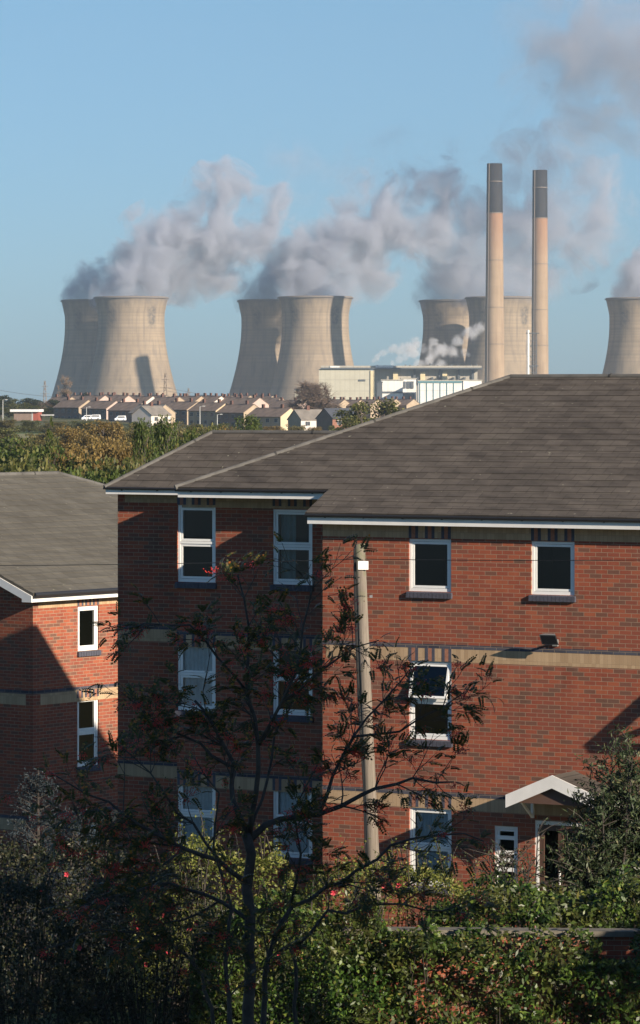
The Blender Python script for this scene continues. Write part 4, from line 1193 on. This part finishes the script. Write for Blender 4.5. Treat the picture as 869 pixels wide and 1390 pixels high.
def tree_proto(name, w, h, mat, seed, nleaf, leaf, k=26, shape='round', bare=False):
    rng = np.random.default_rng(seed); root = empty(name)
    z0 = h * (.12 if shape != 'round' else .22)
    cl = make_clumps(rng, w, h, z0, k, shape)
    tr = MB(); tr.tube([(0, 0, -1.5), (0, 0, z0), (w * .02, 0, h * .6), (0, w * .02, h * .86)], [w * .035, w * .028, w * .015, w * .006], 8)
    for c in cl[::1]:
        zb = max(z0 * .6, c[2] - np.hypot(c[0], c[1]) * 1.1)
        tr.tube([(0, 0, zb), (c[0] * .5, c[1] * .5, (zb + c[2]) / 2 + .1), (c[0], c[1], c[2])], [w * .012, w * .008, w * .003], 5)
    tr.build('trunk', BARK, root)
    if bare:
        tw = MB(); rd = random.Random(seed)
        for c in cl:
            for i in range(bare):
                d = Vector((rd.gauss(0, 1), rd.gauss(0, 1), rd.uniform(.1, 1.6))).normalized() * c[3] * 2.0
                a = Vector(c[:3]) - d * .35; b = a + d
                tw.tube([a, (a + b) / 2 + Vector((rd.gauss(0, .1), rd.gauss(0, .1), .1)) * c[3], b], [w * .004, w * .0025, w * .0012], 3, cap=False)
        tw.build('crown', mat, root)
    else:
        P = crown_points(rng, nleaf, cl, .35)
        V, F = leaves_np(P, leaf, leaf * .8, rng)
        np_mesh('crown', V, F, mat, root)
    return root

LM = dict(
    green=leaf_mat('green_leaves', [(0, (.035, .055, .012)), (.5, (.075, .11, .022)), (.85, (.13, .16, .035)), (1, (.20, .19, .05))]),
    olive=leaf_mat('olive_leaves', [(0, (.06, .07, .02)), (.5, (.12, .13, .035)), (1, (.21, .19, .06))]),
    autumn=leaf_mat('autumn_leaves', [(0, (.11, .075, .028)), (.4, (.20, .14, .045)), (.8, (.29, .19, .055)), (1, (.33, .25, .08))]),
    ochre=leaf_mat('ochre_leaves', [(0, (.10, .085, .03)), (.5, (.20, .165, .055)), (1, (.30, .25, .09))]),
    dark=leaf_mat('dark_leaves', [(0, (.02, .03, .015)), (.6, (.04, .055, .025)), (1, (.07, .08, .035))]),
    twig=plain('brown_twigs', (.15, .105, .08), .95), twig2=plain('reddish_twigs', (.19, .13, .085), .95))

protos = {}
def get(kind):
    if kind in protos: return protos[kind], False
    spec = dict(
        bushg=('shrub', 7, 7, LM['green'], 1, 9000, .24, 44, 'low'), bushg2=('shrub', 7, 7, LM['green'], 2, 9000, .24, 44, 'low'),
        busho=('shrub', 7, 6.5, LM['autumn'], 3, 9000, .23, 44, 'low'), busho2=('shrub', 7, 6.5, LM['autumn'], 4, 9000, .23, 44, 'low'),
        bushy=('shrub', 7, 6.5, LM['ochre'], 5, 9000, .23, 44, 'low'), busholive=('shrub', 8, 6.5, LM['olive'], 6, 5200, .3, 34, 'low'),
        treeg=('broadleaf_tree', 7, 9, LM['green'], 7, 9000, .21, 44, 'round'), treeo=('broadleaf_tree', 8, 9, LM['olive'], 8, 6000, .32, 40, 'round'),
        treed=('broadleaf_tree', 8, 9, LM['dark'], 9, 4500, .4, 34, 'round'), sapling=('young_poplar', 2.2, 9, LM['green'], 10, 2600, .22, 26, 'column'),
    )
    if kind == 'bare': p = tree_proto('bare_tree', 14, 14, LM['twig'], 21, 0, 0, 70, 'round', bare=34)
    elif kind == 'bare2': p = tree_proto('bare_tree', 6, 12, LM['twig2'], 22, 0, 0, 44, 'round', bare=26)
    else:
        a = spec[kind]; p = tree_proto(*a[:7], k=a[7], shape=a[8])
    protos[kind] = p
    return p, True
SIZE = dict(bushg=7, bushg2=7, busho=6.5, busho2=6.5, bushy=6.5, busholive=6.5, treeg=9, treeo=9, treed=9, sapling=9, bare=14, bare2=12)
WID = dict(bushg=7, bushg2=7, busho=7, busho2=7, bushy=7, busholive=8, treeg=7, treeo=8, treed=8, sapling=2.2, bare=14, bare2=6)
def place(kind, px, ytop, D, wpx, lab, group=None, cat=None, base=None):
    p, first = get(kind); o = p if first else copy_tree(p)
    X = wx(px, D); zb = ground_h(X, D) if base is None else base
    top = wz(ytop, D)
    sz = max(.25, (top - zb) / SIZE[kind]); sw = wpx * ((2.3 if D < 400 else 1.6) if kind[:4] == 'bush' else 1.5 if kind in ('treeg', 'treeo', 'treed') else 1.4 if kind == 'bare' else 1.0) * D / FPX / WID[kind]
    o.location = (X, D, zb); o.scale = (sw, sw, sz); o.rotation_euler = (0, 0, (px * 37 + D * 11) % 6.28)
    tag(o, lab, cat or ('tree' if kind[:4] in ('tree', 'bare') or kind == 'sapling' else 'shrub'), group)
    return o
G1 = 'trees and shrubs of the scrub behind the brick blocks'
place('bare', 425, 519, 1150, 62, 'big bare brown tree in front of the cream turbine hall')
place('bare2', 88, 506, 1500, 26, 'tall reddish bare tree before the leftmost cooling tower', base=2)
place('treed', 118, 531, 1480, 15, 'small dark tree between the two left cooling towers', base=2)
place('treeo', 490, 546, 640, 62, 'rounded olive green tree left half of the clump over the hip of the roof', G1)
place('treeo', 520, 542, 660, 76, 'rounded olive green tree right half of the clump over the hip of the roof', G1)
for i, (px, yt, D, w, k) in enumerate([(2, 535, 1280, 34, 'treed'), (22, 541, 1290, 34, 'treeo'), (42, 539, 1300, 30, 'treed'), (60, 545, 1290, 30, 'bare2'), (75, 541, 1310, 26, 'treed'), (12, 548, 1220, 34, 'treeo'), (48, 550, 1230, 36, 'treeo'), (70, 552, 1230, 24, 'treed')]):
    place(k, px, yt, D, w, ['dark tree at the extreme left of the far tree line', 'olive tree second from the left in the far tree line', 'dark tree behind the white low pavilion', 'thin bare tree right of the white low pavilion', 'dark tree left of the leftmost house', 'olive tree behind the pavilion roof left end', 'olive tree behind the pavilion red end', 'dark low tree beside the leftmost house'][i], 'far tree line at the left', 'tree')
scr = [ # px, ytop, D, width, kind
 (8, 568, 900, 34, 'bushy'), (40, 570, 900, 30, 'busholive'), (75, 571, 890, 40, 'bushy'), (112, 571, 890, 40, 'busholive'), (150, 571, 880, 40, 'bushy'), (188, 572, 880, 36, 'busholive'), (222, 574, 870, 30, 'busho'), (262, 574, 870, 36, 'bushy'), (300, 574, 860, 34, 'busholive'), (345, 577, 860, 34, 'bushy'), (372, 577, 840, 30, 'busho2'), (402, 575, 840, 34, 'bushy'), (428, 579, 820, 26, 'busho'), (455, 577, 820, 30, 'busholive'),
 (20, 589, 560, 60, 'bushy'), (95, 578, 520, 55, 'busho'), (140, 568, 480, 60, 'busho2'), (178, 575, 500, 50, 'bushy'), (120, 588, 430, 56, 'busho'), (255, 572, 470, 50, 'bushy'), (285, 575, 460, 46, 'busholive'), (312, 578, 450, 34, 'busho'),
 (15, 592, 380, 60, 'bushg'), (60, 590, 350, 46, 'busholive'), (95, 598, 340, 50, 'busho2'), (148, 592, 330, 50, 'busho'), (165, 606, 300, 56, 'bushy'), (270, 586, 330, 44, 'busholive'), (240, 600, 300, 40, 'busho2'),
 (20, 604, 250, 70, 'bushg2'), (72, 602, 240, 60, 'bushg'), (118, 612, 240, 60, 'busho'), (135, 632, 200, 60, 'bushg2'), (172, 622, 210, 50, 'busholive'), (232, 606, 230, 60, 'bushg2'), (275, 596, 260, 44, 'bushg'), (52, 600, 300, 50, 'bushy'), (80, 608, 270, 50, 'busho'), (5, 580, 640, 60, 'busholive'), (60, 583, 620, 55, 'bushy'), (210, 580, 600, 60, 'busholive'), (300, 586, 420, 50, 'bushy'), (130, 596, 300, 60, 'busho2'), (188, 598, 280, 50, 'busho'), (150, 618, 230, 60, 'busholive'), (20, 614, 225, 60, 'busholive'), (90, 618, 215, 60, 'bushy'), (45, 626, 190, 70, 'busholive'), (100, 632, 190, 60, 'bushg'), (205, 616, 205, 50, 'bushy'), (165, 598, 240, 30, 'busho2'),
]
posn = {}
for px, yt, D, w, k in scr:
    kd = {'bushy': 'ochre', 'busho': 'rusty orange', 'busho2': 'rusty brown', 'bushg': 'bright green', 'bushg2': 'mid green', 'busholive': 'olive'}[k]
    band = 'farthest hedge line' if D > 800 else ('middle of the scrub' if D > 400 else ('near scrub' if D > 280 else 'front edge of the scrub'))
    ref = ('at the left edge' if px < 30 else 'above the left roof' if px < 105 else 'above the left roof end' if px < 150 else 'left of the tall leafy tree' if px < 180 else 'beside the tall leafy tree' if px < 240 else 'above the wing roof' if px < 320 else 'over the wing roof ridge' if px < 400 else 'before the bare tree')
    lab = '%s shrub, %s, %s' % (kd, band, ref)
    n = posn[lab] = posn.get(lab, 0) + 1
    if n > 1: lab += [' set lower', ' partly hidden', ' with a ragged top', ' with a flat top', ' seen in a gap'][n - 2]
    place(k, px, yt, D, w, lab, G1)
place('treeg', 196, 566, 225, 44, 'tall leafy green tree in the scrub left part of a pair', G1)
place('treeg', 226, 562, 232, 52, 'tall leafy green tree in the scrub right part of a pair', G1)
place('treeg', 258, 578, 240, 36, 'shorter leafy green tree right of the tall pair', G1)
place('treeg', 335, 562, 420, 56, 'leafy young tree in front of the low tan gabled house', G1)
place('sapling', 70, 563, 240, 13, 'slender young poplar rising above the left roof', G1)
place('sapling', 66, 580, 245, 20, 'shorter young poplar beside the slender one', G1)
place('sapling', 30, 592, 245, 16, 'young poplar near the left edge of the scrub', G1)

# ------------------------------------------------------------------ foreground: hedge, shrubs
def box_leaves(rng, n, x0, x1, y0, y1, zb, ztop, bulge=.25, front=.75, nscale=1.3):
    """points near the front and top skin of a rough hedge; ztop is a function of x"""
    out = []
    X = rng.uniform(x0, x1, n); U = rng.uniform(0, 1, n); T = rng.uniform(0, 1, n)
    P = np.zeros((n, 3))
    for i in range(n):
        x = X[i]; zt = ztop(x)
        nv = noise.noise(Vector((x * nscale, U[i] * (zt - zb) * nscale, 3.3)))
        nv2 = noise.noise(Vector((x * nscale * 2.7, U[i] * (zt - zb) * nscale * 2.7, 9.1)))
        if T[i] < front:
            z = zb + (zt - zb) * U[i]; k = U[i]
            y = y0 + .25 * max(0, k - .75) * 2 - bulge * (nv + .5 * nv2) + abs(rng.normal(0, .09))
        else:
            y = y0 + (y1 - y0) * U[i]; z = zt + .35 * noise.noise(Vector((x * 1.7, y * 1.7, 1.0))) - abs(rng.normal(0, .12))
        P[i] = (x, y, z)
    return P
LM['laurel'] = leaf_mat('laurel_leaves', [(0, (.012, .026, .006)), (.45, (.028, .062, .010)), (.8, (.065, .125, .018)), (.95, (.14, .20, .035)), (1, (.22, .20, .05))], rough=.42, trans=.3, spec=.35, big=(1.1, (.10, .075, .025), .45))
LM['rose'] = leaf_mat('yellow_green_leaves', [(0, (.04, .05, .012)), (.4, (.10, .12, .022)), (.8, (.20, .22, .045)), (1, (.34, .30, .09))], rough=.5, trans=.35)
LM['dimmed'] = leaf_mat('shade_darkened_leaves', [(0, (.008, .012, .005)), (.5, (.018, .024, .009)), (.92, (.045, .045, .02)), (1, (.12, .10, .05))], rough=.5, trans=.25)  # leaf colour darkened to carry the shade on the lower left bushes
LM['willow'] = leaf_mat('narrow_grey_green_leaves', [(0, (.022, .035, .015)), (.5, (.05, .075, .032)), (.9, (.10, .125, .06)), (1, (.17, .15, .07))], rough=.5, trans=.3)
LM['conifer'] = leaf_mat('blue_conifer_needles', [(0, (.012, .018, .022)), (1, (.04, .055, .065))], rough=.7, trans=.1)
def twigs(parent, rng, pts, base, n, r0=.02, name='branch', mat=None, spread=.5):
    mb = MB(); idx = rng.choice(len(pts), n, replace=False)
    for i in idx:
        e = Vector(pts[i]); b = Vector(base(e)); m = (b * .45 + e * .55) + Vector(tuple(rng.normal(0, .12, 3))) * spread
        mb.tube([b, m, e], [r0, r0 * .6, r0 * .2], 5, cap=False)
    return mb.build(name, mat or BARKD, parent)

def hedge():
    rng = np.random.default_rng(41)
    root = empty('laurel_hedge', (4.2, 55.2, 0))
    zt = lambda x: 2.30 - .12 * (x < 0) + .22 * noise.noise(Vector((x * .9, 0, 0))) + .22 * (x > 2.6) * min(1, (x - 2.6))  - (.25 if x < -2 else 0)
    P = box_leaves(rng, 21000, -2.6, 3.2, -.9, 1.0, .1, zt, bulge=.62, nscale=1.6)
    V, F = leaves_np(P, .105, .05, rng, up=np.array([0, -.6, .6]))
    np_mesh('foliage', V, F, LM['laurel'], root)
    twigs(root, rng, P, lambda e: (e.x * .9, .3, .1), 160, .02)
    tag(root, 'glossy green laurel hedge in sun at the bottom right', 'hedge')
hedge()
def front_hedge():
    rng = np.random.default_rng(43)
    root = empty('laurel_hedge', (4.0, 53.0, 0))
    zt = lambda x: 1.80 + .26 * noise.noise(Vector((x * 1.3, 7, 0))) + .22 * (x > 3.2) - .25 * (-.9 < x < .8)
    P = box_leaves(rng, 20000, -3.9, 5.0, -.55, .35, .0, zt, bulge=.55, nscale=1.7)
    # trailing sprays that spill over the coping
    n = 3600; X = rng.uniform(-3.5, 5, n); K = np.array([noise.noise(Vector((x * 1.9, 2.0, 0))) for x in X]); S = K > -.02
    Q = np.stack([X, rng.uniform(-.3, .5, n), 1.62 + rng.uniform(0, .45, n) * np.clip(K * 3 + .4, .2, 1)], 1)[S]
    V, F = leaves_np(np.concatenate([P, Q]), .10, .048, rng, up=np.array([0, -.6, .6]))
    np_mesh('foliage', V, F, LM['laurel'], root)
    twigs(root, rng, P, lambda e: (e.x * .95, .1, .1), 120, .015)
    tag(root, 'lower laurel growth spilling over the stone coping at the bottom right', 'hedge')
front_hedge()

def rosebush(px0, px1, ytop, Y, n, mat, lab, seed, leaf=.07, zb=.1, flowers=0, name='rose_bush', depth=1.3, cat='shrub', bulge=.35):
    rng = np.random.default_rng(seed); x0, x1 = wx(px0, Y), wx(px1, Y); xc = (x0 + x1) / 2; hw = (x1 - x0) / 2
    root = empty(name, (xc, Y, ground_h(xc, Y)))
    g = ground_h(xc, Y); top = wz(ytop, Y) - g
    def zt(x):
        e = 1 - abs(x / hw) ** 3 * .35
        return top * e * (1 + .16 * noise.noise(Vector((x * 1.6 + seed, 0, seed))) + .07 * noise.noise(Vector((x * 5, 0, seed))))
    P = box_leaves(rng, n, -hw, hw, -depth / 2, depth / 2, zb, zt, bulge=bulge)
    V, F = leaves_np(P, leaf, leaf * .55, rng, up=np.array([0, -.5, .5]))
    np_mesh('foliage', V, F, mat, root)
    # loose shoots above the skin
    Q = []; sh = MB()
    for i in range(int(hw * 14)):
        x = rng.uniform(-hw * .95, hw * .95); z = zt(x); y = rng.uniform(-depth / 2, depth / 2)
        L = rng.uniform(.2, .6); dx, dy = rng.normal(0, .22), rng.normal(0, .2)
        sh.tube([(x, y, z - .3), (x + dx * .5, y + dy * .5, z + L * .5), (x + dx, y + dy, z + L)], [.010, .007, .003], 4, cap=False)
        for j in range(int(L * 38)):
            q = rng.uniform(0, 1); Q.append((x + dx * q + rng.normal(0, .035), y + dy * q + rng.normal(0, .035), z + L * q))
    sh.build('shoot', BARKD, root)
    Q = np.array(Q); V, F = leaves_np(Q, leaf, leaf * .5, rng); np_mesh('shoot_leaves', V, F, mat, root)
    twigs(root, rng, P, lambda e: (e.x * .5, .2, .1), max(30, n // 110), .014)
    for i in range(flowers):
        x = rng.uniform(-hw * .95, hw * .95); z = rng.uniform(.35, 1.0) * zt(x); y = -depth / 2 - rng.uniform(.15, .4)
        fb = MB(); m = 5
        for k in range(m * 2):
            a = 2 * math.pi * k / m; r = .035 if k < m else .02
            fb.add([(x, y, z), (x + r * math.cos(a - .5), y - .02, z + r * math.sin(a - .5)), (x + r * 1.3 * math.cos(a), y - .035, z + r * 1.3 * math.sin(a)), (x + r * math.cos(a + .5), y - .02, z + r * math.sin(a + .5))], [(0, 1, 2, 3)])
        fb.build('rose_flower', ROSE, root)
    tag(root, lab, cat)
    return root
ROSE = leaf_mat('pink_petals', [(0, (.55, .03, .07)), (1, (.75, .12, .14))], rough=.5, trans=.3)
rosebush(180, 420, 1150, 57.5, 13000, LM['rose'], 'sunlit yellow green rose bush with pink roses before the recessed wall', 51, .06, flowers=16)
rosebush(400, 660, 1168, 57.0, 13000, LM['rose'], 'yellow green bush with few pink roses beneath the wooden pole', 52, .06, flowers=6)
rosebush(-60, 215, 1150, 58.5, 12000, LM['dimmed'], 'dark shaded bush with pale leaf tips at the lower left', 53, .07, name='shrub', flowers=3)
rosebush(80, 330, 1190, 54.0, 12000, LM['dimmed'], 'dim shaded rose bush in front at the lower left', 54, .06, flowers=7)
rosebush(260, 560, 1225, 53.5, 13000, LM['laurel'], 'low glossy green bush behind the rowan trunk', 55, .08, name='laurel_bush', flowers=0)
rosebush(-80, 110, 1200, 53.5, 8000, LM['dimmed'], 'very dark bush filling the bottom left corner', 56, .07, name='shrub')

def stemmy_shrub(name, base, stems, nleaf, L, W, mat, lab, seed, fine=3):
    """many upright branching stems carrying narrow leaves"""
    rng = np.random.default_rng(seed); root = empty(name, base); mb = MB(); Q = []
    for (tx, ty, tz) in stems:
        b = Vector((tx * .25, ty * .25, 0)); t_ = Vector((tx, ty, tz)); mid = b.lerp(t_, .5) + Vector(tuple(rng.normal(0, .12, 3)))
        mb.tube([b, mid, t_], [.035, .02, .006], 6, cap=False)
        for k in range(fine * 4):
            q = rng.uniform(.3, 1.0); p = b.lerp(mid, q * 2) if q < .5 else mid.lerp(t_, q * 2 - 1)
            d = Vector((rng.normal(0, .4), rng.normal(0, .35), rng.uniform(.05, .5))); e = p + d * rng.uniform(.4, 1.0)
            mb.tube([p, (p + e) / 2 + Vector((0, 0, .03)), e], [.010, .007, .003], 4, cap=False)
            for j in range(nleaf):
                u = rng.uniform(.15, 1.05); c = p.lerp(e, u); Q.append((c.x + rng.normal(0, .045), c.y + rng.normal(0, .045), c.z + rng.normal(0, .045)))
    mb.build('stem', BARKD, root)
    Q = np.array(Q); V, F = leaves_np(Q, L, W, rng, droop=.35); np_mesh('foliage', V, F, mat, root)
    tag(root, lab, 'shrub')
    return root
rd = random.Random(8)
Yb = 59.5
st = []
for i in range(80):
    px = rd.uniform(765, 905); top = 1040 + 22 * math.sin(px * .05) + (max(0, 835 - px)) * 1.1 + rd.uniform(-14, 70)
    if rd.random() < .3: top += rd.uniform(40, 110)
    st.append((wx(px, Yb) - wx(830, Yb), rd.uniform(-.6, .6), wz(top, Yb)))
stemmy_shrub('tall_buddleia', (wx(830, Yb), Yb, 0), st, 26, .11, .028, LM['willow'], 'tall narrow leaved shrub half hiding the white porch at the right', 61, fine=6)
# thinner twiggy shrub between the porch and the ground floor window
st = [(rd.uniform(-.6, .6), rd.uniform(-.3, .3), wz(rd.uniform(1120, 1190), 58.6)) for i in range(12)]
stemmy_shrub('twiggy_shrub', (wx(690, 58.6), 58.6, 0), st, 7, .07, .03, LM['willow'], 'thin twiggy shrub below the narrow barred window', 62, fine=4)

def conifer(px, Y, ytop, lab, seed):
    rng = np.random.default_rng(seed); g = ground_h(wx(px, Y), Y); root = empty('dwarf_conifer', (wx(px, Y), Y, g)); h = wz(ytop, Y) - g
    mb = MB(); mb.tube([(0, 0, 0), (0, 0, h)], [.07, .01], 6); Q = []
    for i in range(150):
        z = h * rng.uniform(.05, .97); r = (1 - z / h) ** .7 * .95 + .12; a = rng.uniform(0, 6.28)
        e = (r * math.cos(a), r * math.sin(a), z + .25 * r); mb.tube([(0, 0, z - .1), e], [.012, .003], 4, cap=False)
        for j in range(60):
            u = rng.uniform(.25, 1.05); Q.append((e[0] * u + rng.normal(0, .05), e[1] * u + rng.normal(0, .05), z - .1 + (e[2] - z + .1) * u + rng.normal(0, .05)))
    mb.build('trunk', BARKD, root); V, F = leaves_np(np.array(Q), .07, .02, rng); np_mesh('foliage', V, F, LM['conifer'], root)
    tag(root, lab, 'conifer')
conifer(52, 66, 1042, 'dark bluish conifer in the shade of the left brick block', 71)
conifer(105, 64, 1095, 'shorter dark conifer right of the bluish one', 72)

# unseen tree added off to the right to dapple the light on the hedges
for (x, y, w, h, lab) in ((11.5, 47.0, 6.0, 5.3, 'unseen broadleaf tree added beside the shading block to dapple the hedges'),):
    p, first = get('treeo'); o = p if first else copy_tree(p)
    o.location = (x, y, 0); o.scale = (w / 8, w / 8, h / 9); tag(o, lab, 'tree', 'unseen trees added to dapple the hedges')

# stone capped garden wall mostly under the hedge
def garden_wall():
    root = empty('garden_wall', (0, 53.7, 0), R(-3))
    MB().box(.3, 8.8, 0, .22, -.3, 1.78).build('wall', M['brick_x'], root)
    MB().box(.25, 8.85, -.05, .27, 1.78, 1.86).build('coping', plain('stone_coping', (.13, .115, .09), .9, var=.3, scale=3), root)
    tag(root, 'low garden wall with grey stone coping mostly under the hedge', 'wall')
garden_wall()
# ------------------------------------------------------------------ the rowan tree
LM['rowan'] = leaf_mat('rowan_leaflets', [(0, (.035, .05, .016)), (.55, (.065, .085, .024)), (.75, (.13, .08, .035)), (.88, (.20, .14, .035)), (.95, (.40, .26, .04)), (1, (.48, .14, .03))], rough=.45, trans=.4, spec=.35)
BERRY = plain('red_berries', (.60, .03, .018), .35)
def rowan():
    Y = 45.0; k = Y / FPX
    P3 = lambda px, py, dy=0.0: Vector(((px - 434.5) * (Y + dy) / FPX, dy, EYE - (py - 540) * (Y + dy) / FPX))
    rng = random.Random(77); nr = np.random.default_rng(77)
    root = empty('rowan_tree', (0, Y, 0))
    wood = MB(); tips = []
    def limb(pts, r0, r1, dys=None):
        v = []
        for i, p in enumerate(pts):
            v.append(P3(p[0], p[1], p[2] if len(p) > 2 else 0.0))
        # resample with slight wobble
        out = [v[0]]
        for a, b in zip(v, v[1:]):
            n = max(2, int((b - a).length / .22))
            for j in range(1, n + 1):
                out.append(a.lerp(b, j / n) + Vector((rng.gauss(0, .018), rng.gauss(0, .03), rng.gauss(0, .018))))
        rad = [r0 + (r1 - r0) * i / (len(out) - 1) for i in range(len(out))]
        wood.tube(out, rad, 7)
        return out, rad
    leaves = []; berries = []
    def sprout(o, d, L, r, depth):
        n = max(3, int(L / .14)); pts = [o]; p = o.copy(); dd = d.normalized()
        for i in range(n):
            dd = (dd + Vector((rng.gauss(0, .16), rng.gauss(0, .16), rng.gauss(0, .13) + .035))).normalized()
            p = p + dd * (L / n); pts.append(p.copy())
        wood.tube(pts, [r + (.003 - r) * i / n for i in range(n + 1)], 5 if r > .008 else 4, cap=False)
        if depth > 0:
            m = 2 + int(L * 1.9)
            for i in range(m):
                q = rng.uniform(.25, .95); j = int(q * n); b = pts[j]; a = (pts[min(j + 1, n)] - pts[max(j - 1, 0)]).normalized()
                s = a.cross(Vector((rng.gauss(0, 1), rng.gauss(0, 1), rng.gauss(0, 1)))).normalized()
                sprout(b, a * .75 + s * rng.uniform(.5, .9) + Vector((0, 0, .12)), L * rng.uniform(.38, .62), r * .5, depth - 1)
        if depth <= 1:
            for i in range(rng.randint(1, 2) if depth else rng.randint(3, 4)):
                j = n if i == 0 else rng.randint(max(1, n // 2), n)
                leaves.append((pts[j], (pts[j] - pts[j - 1]).normalized(), i))
            if rng.random() < .27: berries.append(pts[n])
    LIMBS = [
        # (points px,py,dy ; r0 ; r1 ; shoots ; shoot length)
        ([(333, 1600), (336, 1400), (338, 1260), (339, 1132)], .085, .062, 0, 0),
        ([(339, 1135), (318, 1085, .1), (312, 1040, .2), (292, 990, .2), (268, 950, .3)], .04, .016, 9, .9),
        ([(339, 1135), (345, 1080, -.2), (352, 1010, -.3), (336, 940, -.2), (338, 850, -.2), (322, 780, -.2)], .038, .010, 12, .75),
        ([(312, 1040, .2), (270, 1010, .4), (225, 985, .6), (178, 955, .6)], .022, .008, 9, .7),
        ([(339, 1140), (378, 1110, .3), (432, 1108, .5), (490, 1078, .6), (560, 1058, .7), (618, 1062, .7)], .045, .010, 12, .75),
        ([(432, 1108, .5), (455, 1050, .5), (478, 1000, .5), (520, 950, .6), (560, 905, .6)], .026, .007, 11, .7),
        ([(478, 1000, .5), (540, 990, .8), (600, 960, .9), (628, 938, .9)], .018, .006, 9, .6),
        ([(352, 1010, -.3), (385, 950, -.5), (410, 890, -.5), (420, 820, -.6), (432, 775, -.6)], .024, .007, 12, .7),
        ([(385, 950, -.5), (440, 910, -.8), (480, 880, -.8), (512, 870, -.8)], .018, .006, 8, .6),
        ([(336, 940, -.2), (298, 890, -.4), (262, 850, -.5), (215, 845, -.5), (180, 850, -.5)], .018, .006, 10, .65),
        ([(338, 1200), (300, 1170, -.3), (250, 1150, -.5), (190, 1120, -.6), (120, 1075, -.8), (70, 1050, -.8)], .034, .007, 13, .8),
        ([(250, 1150, -.5), (205, 1185, -.7), (150, 1180, -.9), (90, 1150, -1.0)], .018, .006, 8, .7),
        ([(300, 1170, -.3), (240, 1100, -.2), (205, 1050, -.1), (160, 1010, 0)], .02, .006, 9, .7),
        ([(250, 1150, -.5), (180, 1140, -.3), (120, 1130, -.2), (55, 1120, 0)], .016, .005, 9, .6),
        ([(300, 1222, .3), (250, 1250, .1), (180, 1262, 0), (110, 1240, 0)], .016, .005, 8, .6),
        ([(339, 1250), (300, 1222, .3), (230, 1200, .5), (160, 1215, .6), (80, 1235, .6)], .028, .007, 9, .8),
        ([(352, 1480, .3), (362, 1300, .3), (395, 1228, .3), (465, 1195, .4), (530, 1150, .5), (600, 1130, .6), (660, 1140, .6)], .045, .008, 13, .75),
        ([(395, 1228, .3), (410, 1160, .1), (400, 1100, 0), (430, 1040, -.1)], .022, .007, 9, .7),
        ([(405, 1440, .5), (400, 1290, .5), (445, 1238, .5), (520, 1228, .6), (600, 1236, .6), (650, 1220, .6)], .03, .007, 8, .7),
        ([(318, 1460, -.3), (308, 1330, -.3), (312, 1230, -.3), (290, 1150, -.5), (300, 1080, -.6), (262, 1030, -.7)], .036, .008, 10, .7),
        ([(300, 1440, 0), (275, 1320, 0), (220, 1270, .1), (140, 1260, .2), (60, 1290, .2)], .028, .006, 9, .8),
        ([(339, 1132), (365, 1060, .1), (372, 1000, .2), (395, 960, .3), (380, 900, .4), (372, 850, .4)], .022, .006, 9, .6),
    ]
    for pts, r0, r1, ns, sl in LIMBS:
        o, rad = limb(pts, r0, r1)
        N = len(o)
        for i in range(ns):
            q = rng.uniform(.28, 1.0); j = min(N - 2, max(1, int(q * (N - 1))))
            a = (o[j + 1] - o[j - 1]).normalized(); s = a.cross(Vector((rng.gauss(0, 1), rng.gauss(0, 1), rng.gauss(0, 1)))).normalized()
            sprout(o[j], a * .6 + s * .8 + Vector((0, 0, .15)), sl * rng.uniform(.5, 1.05), max(.006, rad[j] * .45), 2 if q < .7 else 1)
        leaves.append((o[-1], (o[-1] - o[-2]).normalized(), 0)); 
        if ns: berries.append(o[-1])
    t = NT('rowan_bark'); n = t.noise(t.objco(), 9.0, 5, .65)
    t.l(t.ramp(n.outputs[0], [(.35, (.028, .023, .020)), (.65, (.065, .055, .046))]), t.b.inputs['Base Color']); t.b.inputs['Roughness'].default_value = .8; t.bump(n.outputs[0], .5, .01)
    wood.build('trunk', t.m, root, smooth=True)
    V = []; F = []
    for p, d, i in leaves:
        L = rng.uniform(.12, .21); dr = (d + Vector((rng.gauss(0, .5), rng.gauss(0, .5), rng.gauss(-.15, .35)))).normalized()
        side = dr.cross(Vector((rng.gauss(0, .5), rng.gauss(0, .5), 1))).normalized()
        nrm = side.cross(dr).normalized()
        m = 6
        for j in range(m + 1):
            c = p + dr * L * (.22 + .78 * j / m) - nrm * (.05 * (j / m) ** 2)
            ll = .052 * (1 - .35 * (j / m)) * (L / .17); w = .0155
            for s in ((-1, 1) if j < m else (0,)):
                ld = (side * s + dr * .45 - nrm * .25).normalized() if s else dr
                sd = ld.cross(nrm).normalized() * w
                b0 = len(V); V += [c, c + ld * ll * .45 + sd, c + ld * ll, c + ld * ll * .45 - sd]; F.append((b0, b0 + 1, b0 + 2, b0 + 3))
    # join each compound leaf into one island so that it takes one colour: weld its leaflets by a thin rachis strip
    o = np_mesh('foliage', np.array([tuple(v) for v in V]), np.array(F), LM['rowan'], root)
    B = MB(); bm = bmesh.new(); bmesh.ops.create_icosphere(bm, subdivisions=1, radius=.0075); iv = [v.co.copy() for v in bm.verts]; fi = [tuple(v.index for v in f.verts) for f in bm.faces]; bm.free()
    for p in berries:
        for i in range(rng.randint(22, 44)):
            c = p + Vector((rng.gauss(0, .040), rng.gauss(0, .040), rng.gauss(-.05, .024)))
            B.add([v + c for v in iv], fi)
    tag(B.build('berries', BERRY, root, smooth=True), None, None, kind='stuff')
    tag(root, 'slender rowan tree with red berries spreading in front of the brick block', 'tree')
    print('ROWAN leaves', len(leaves), 'berries', len(berries))
rowan()
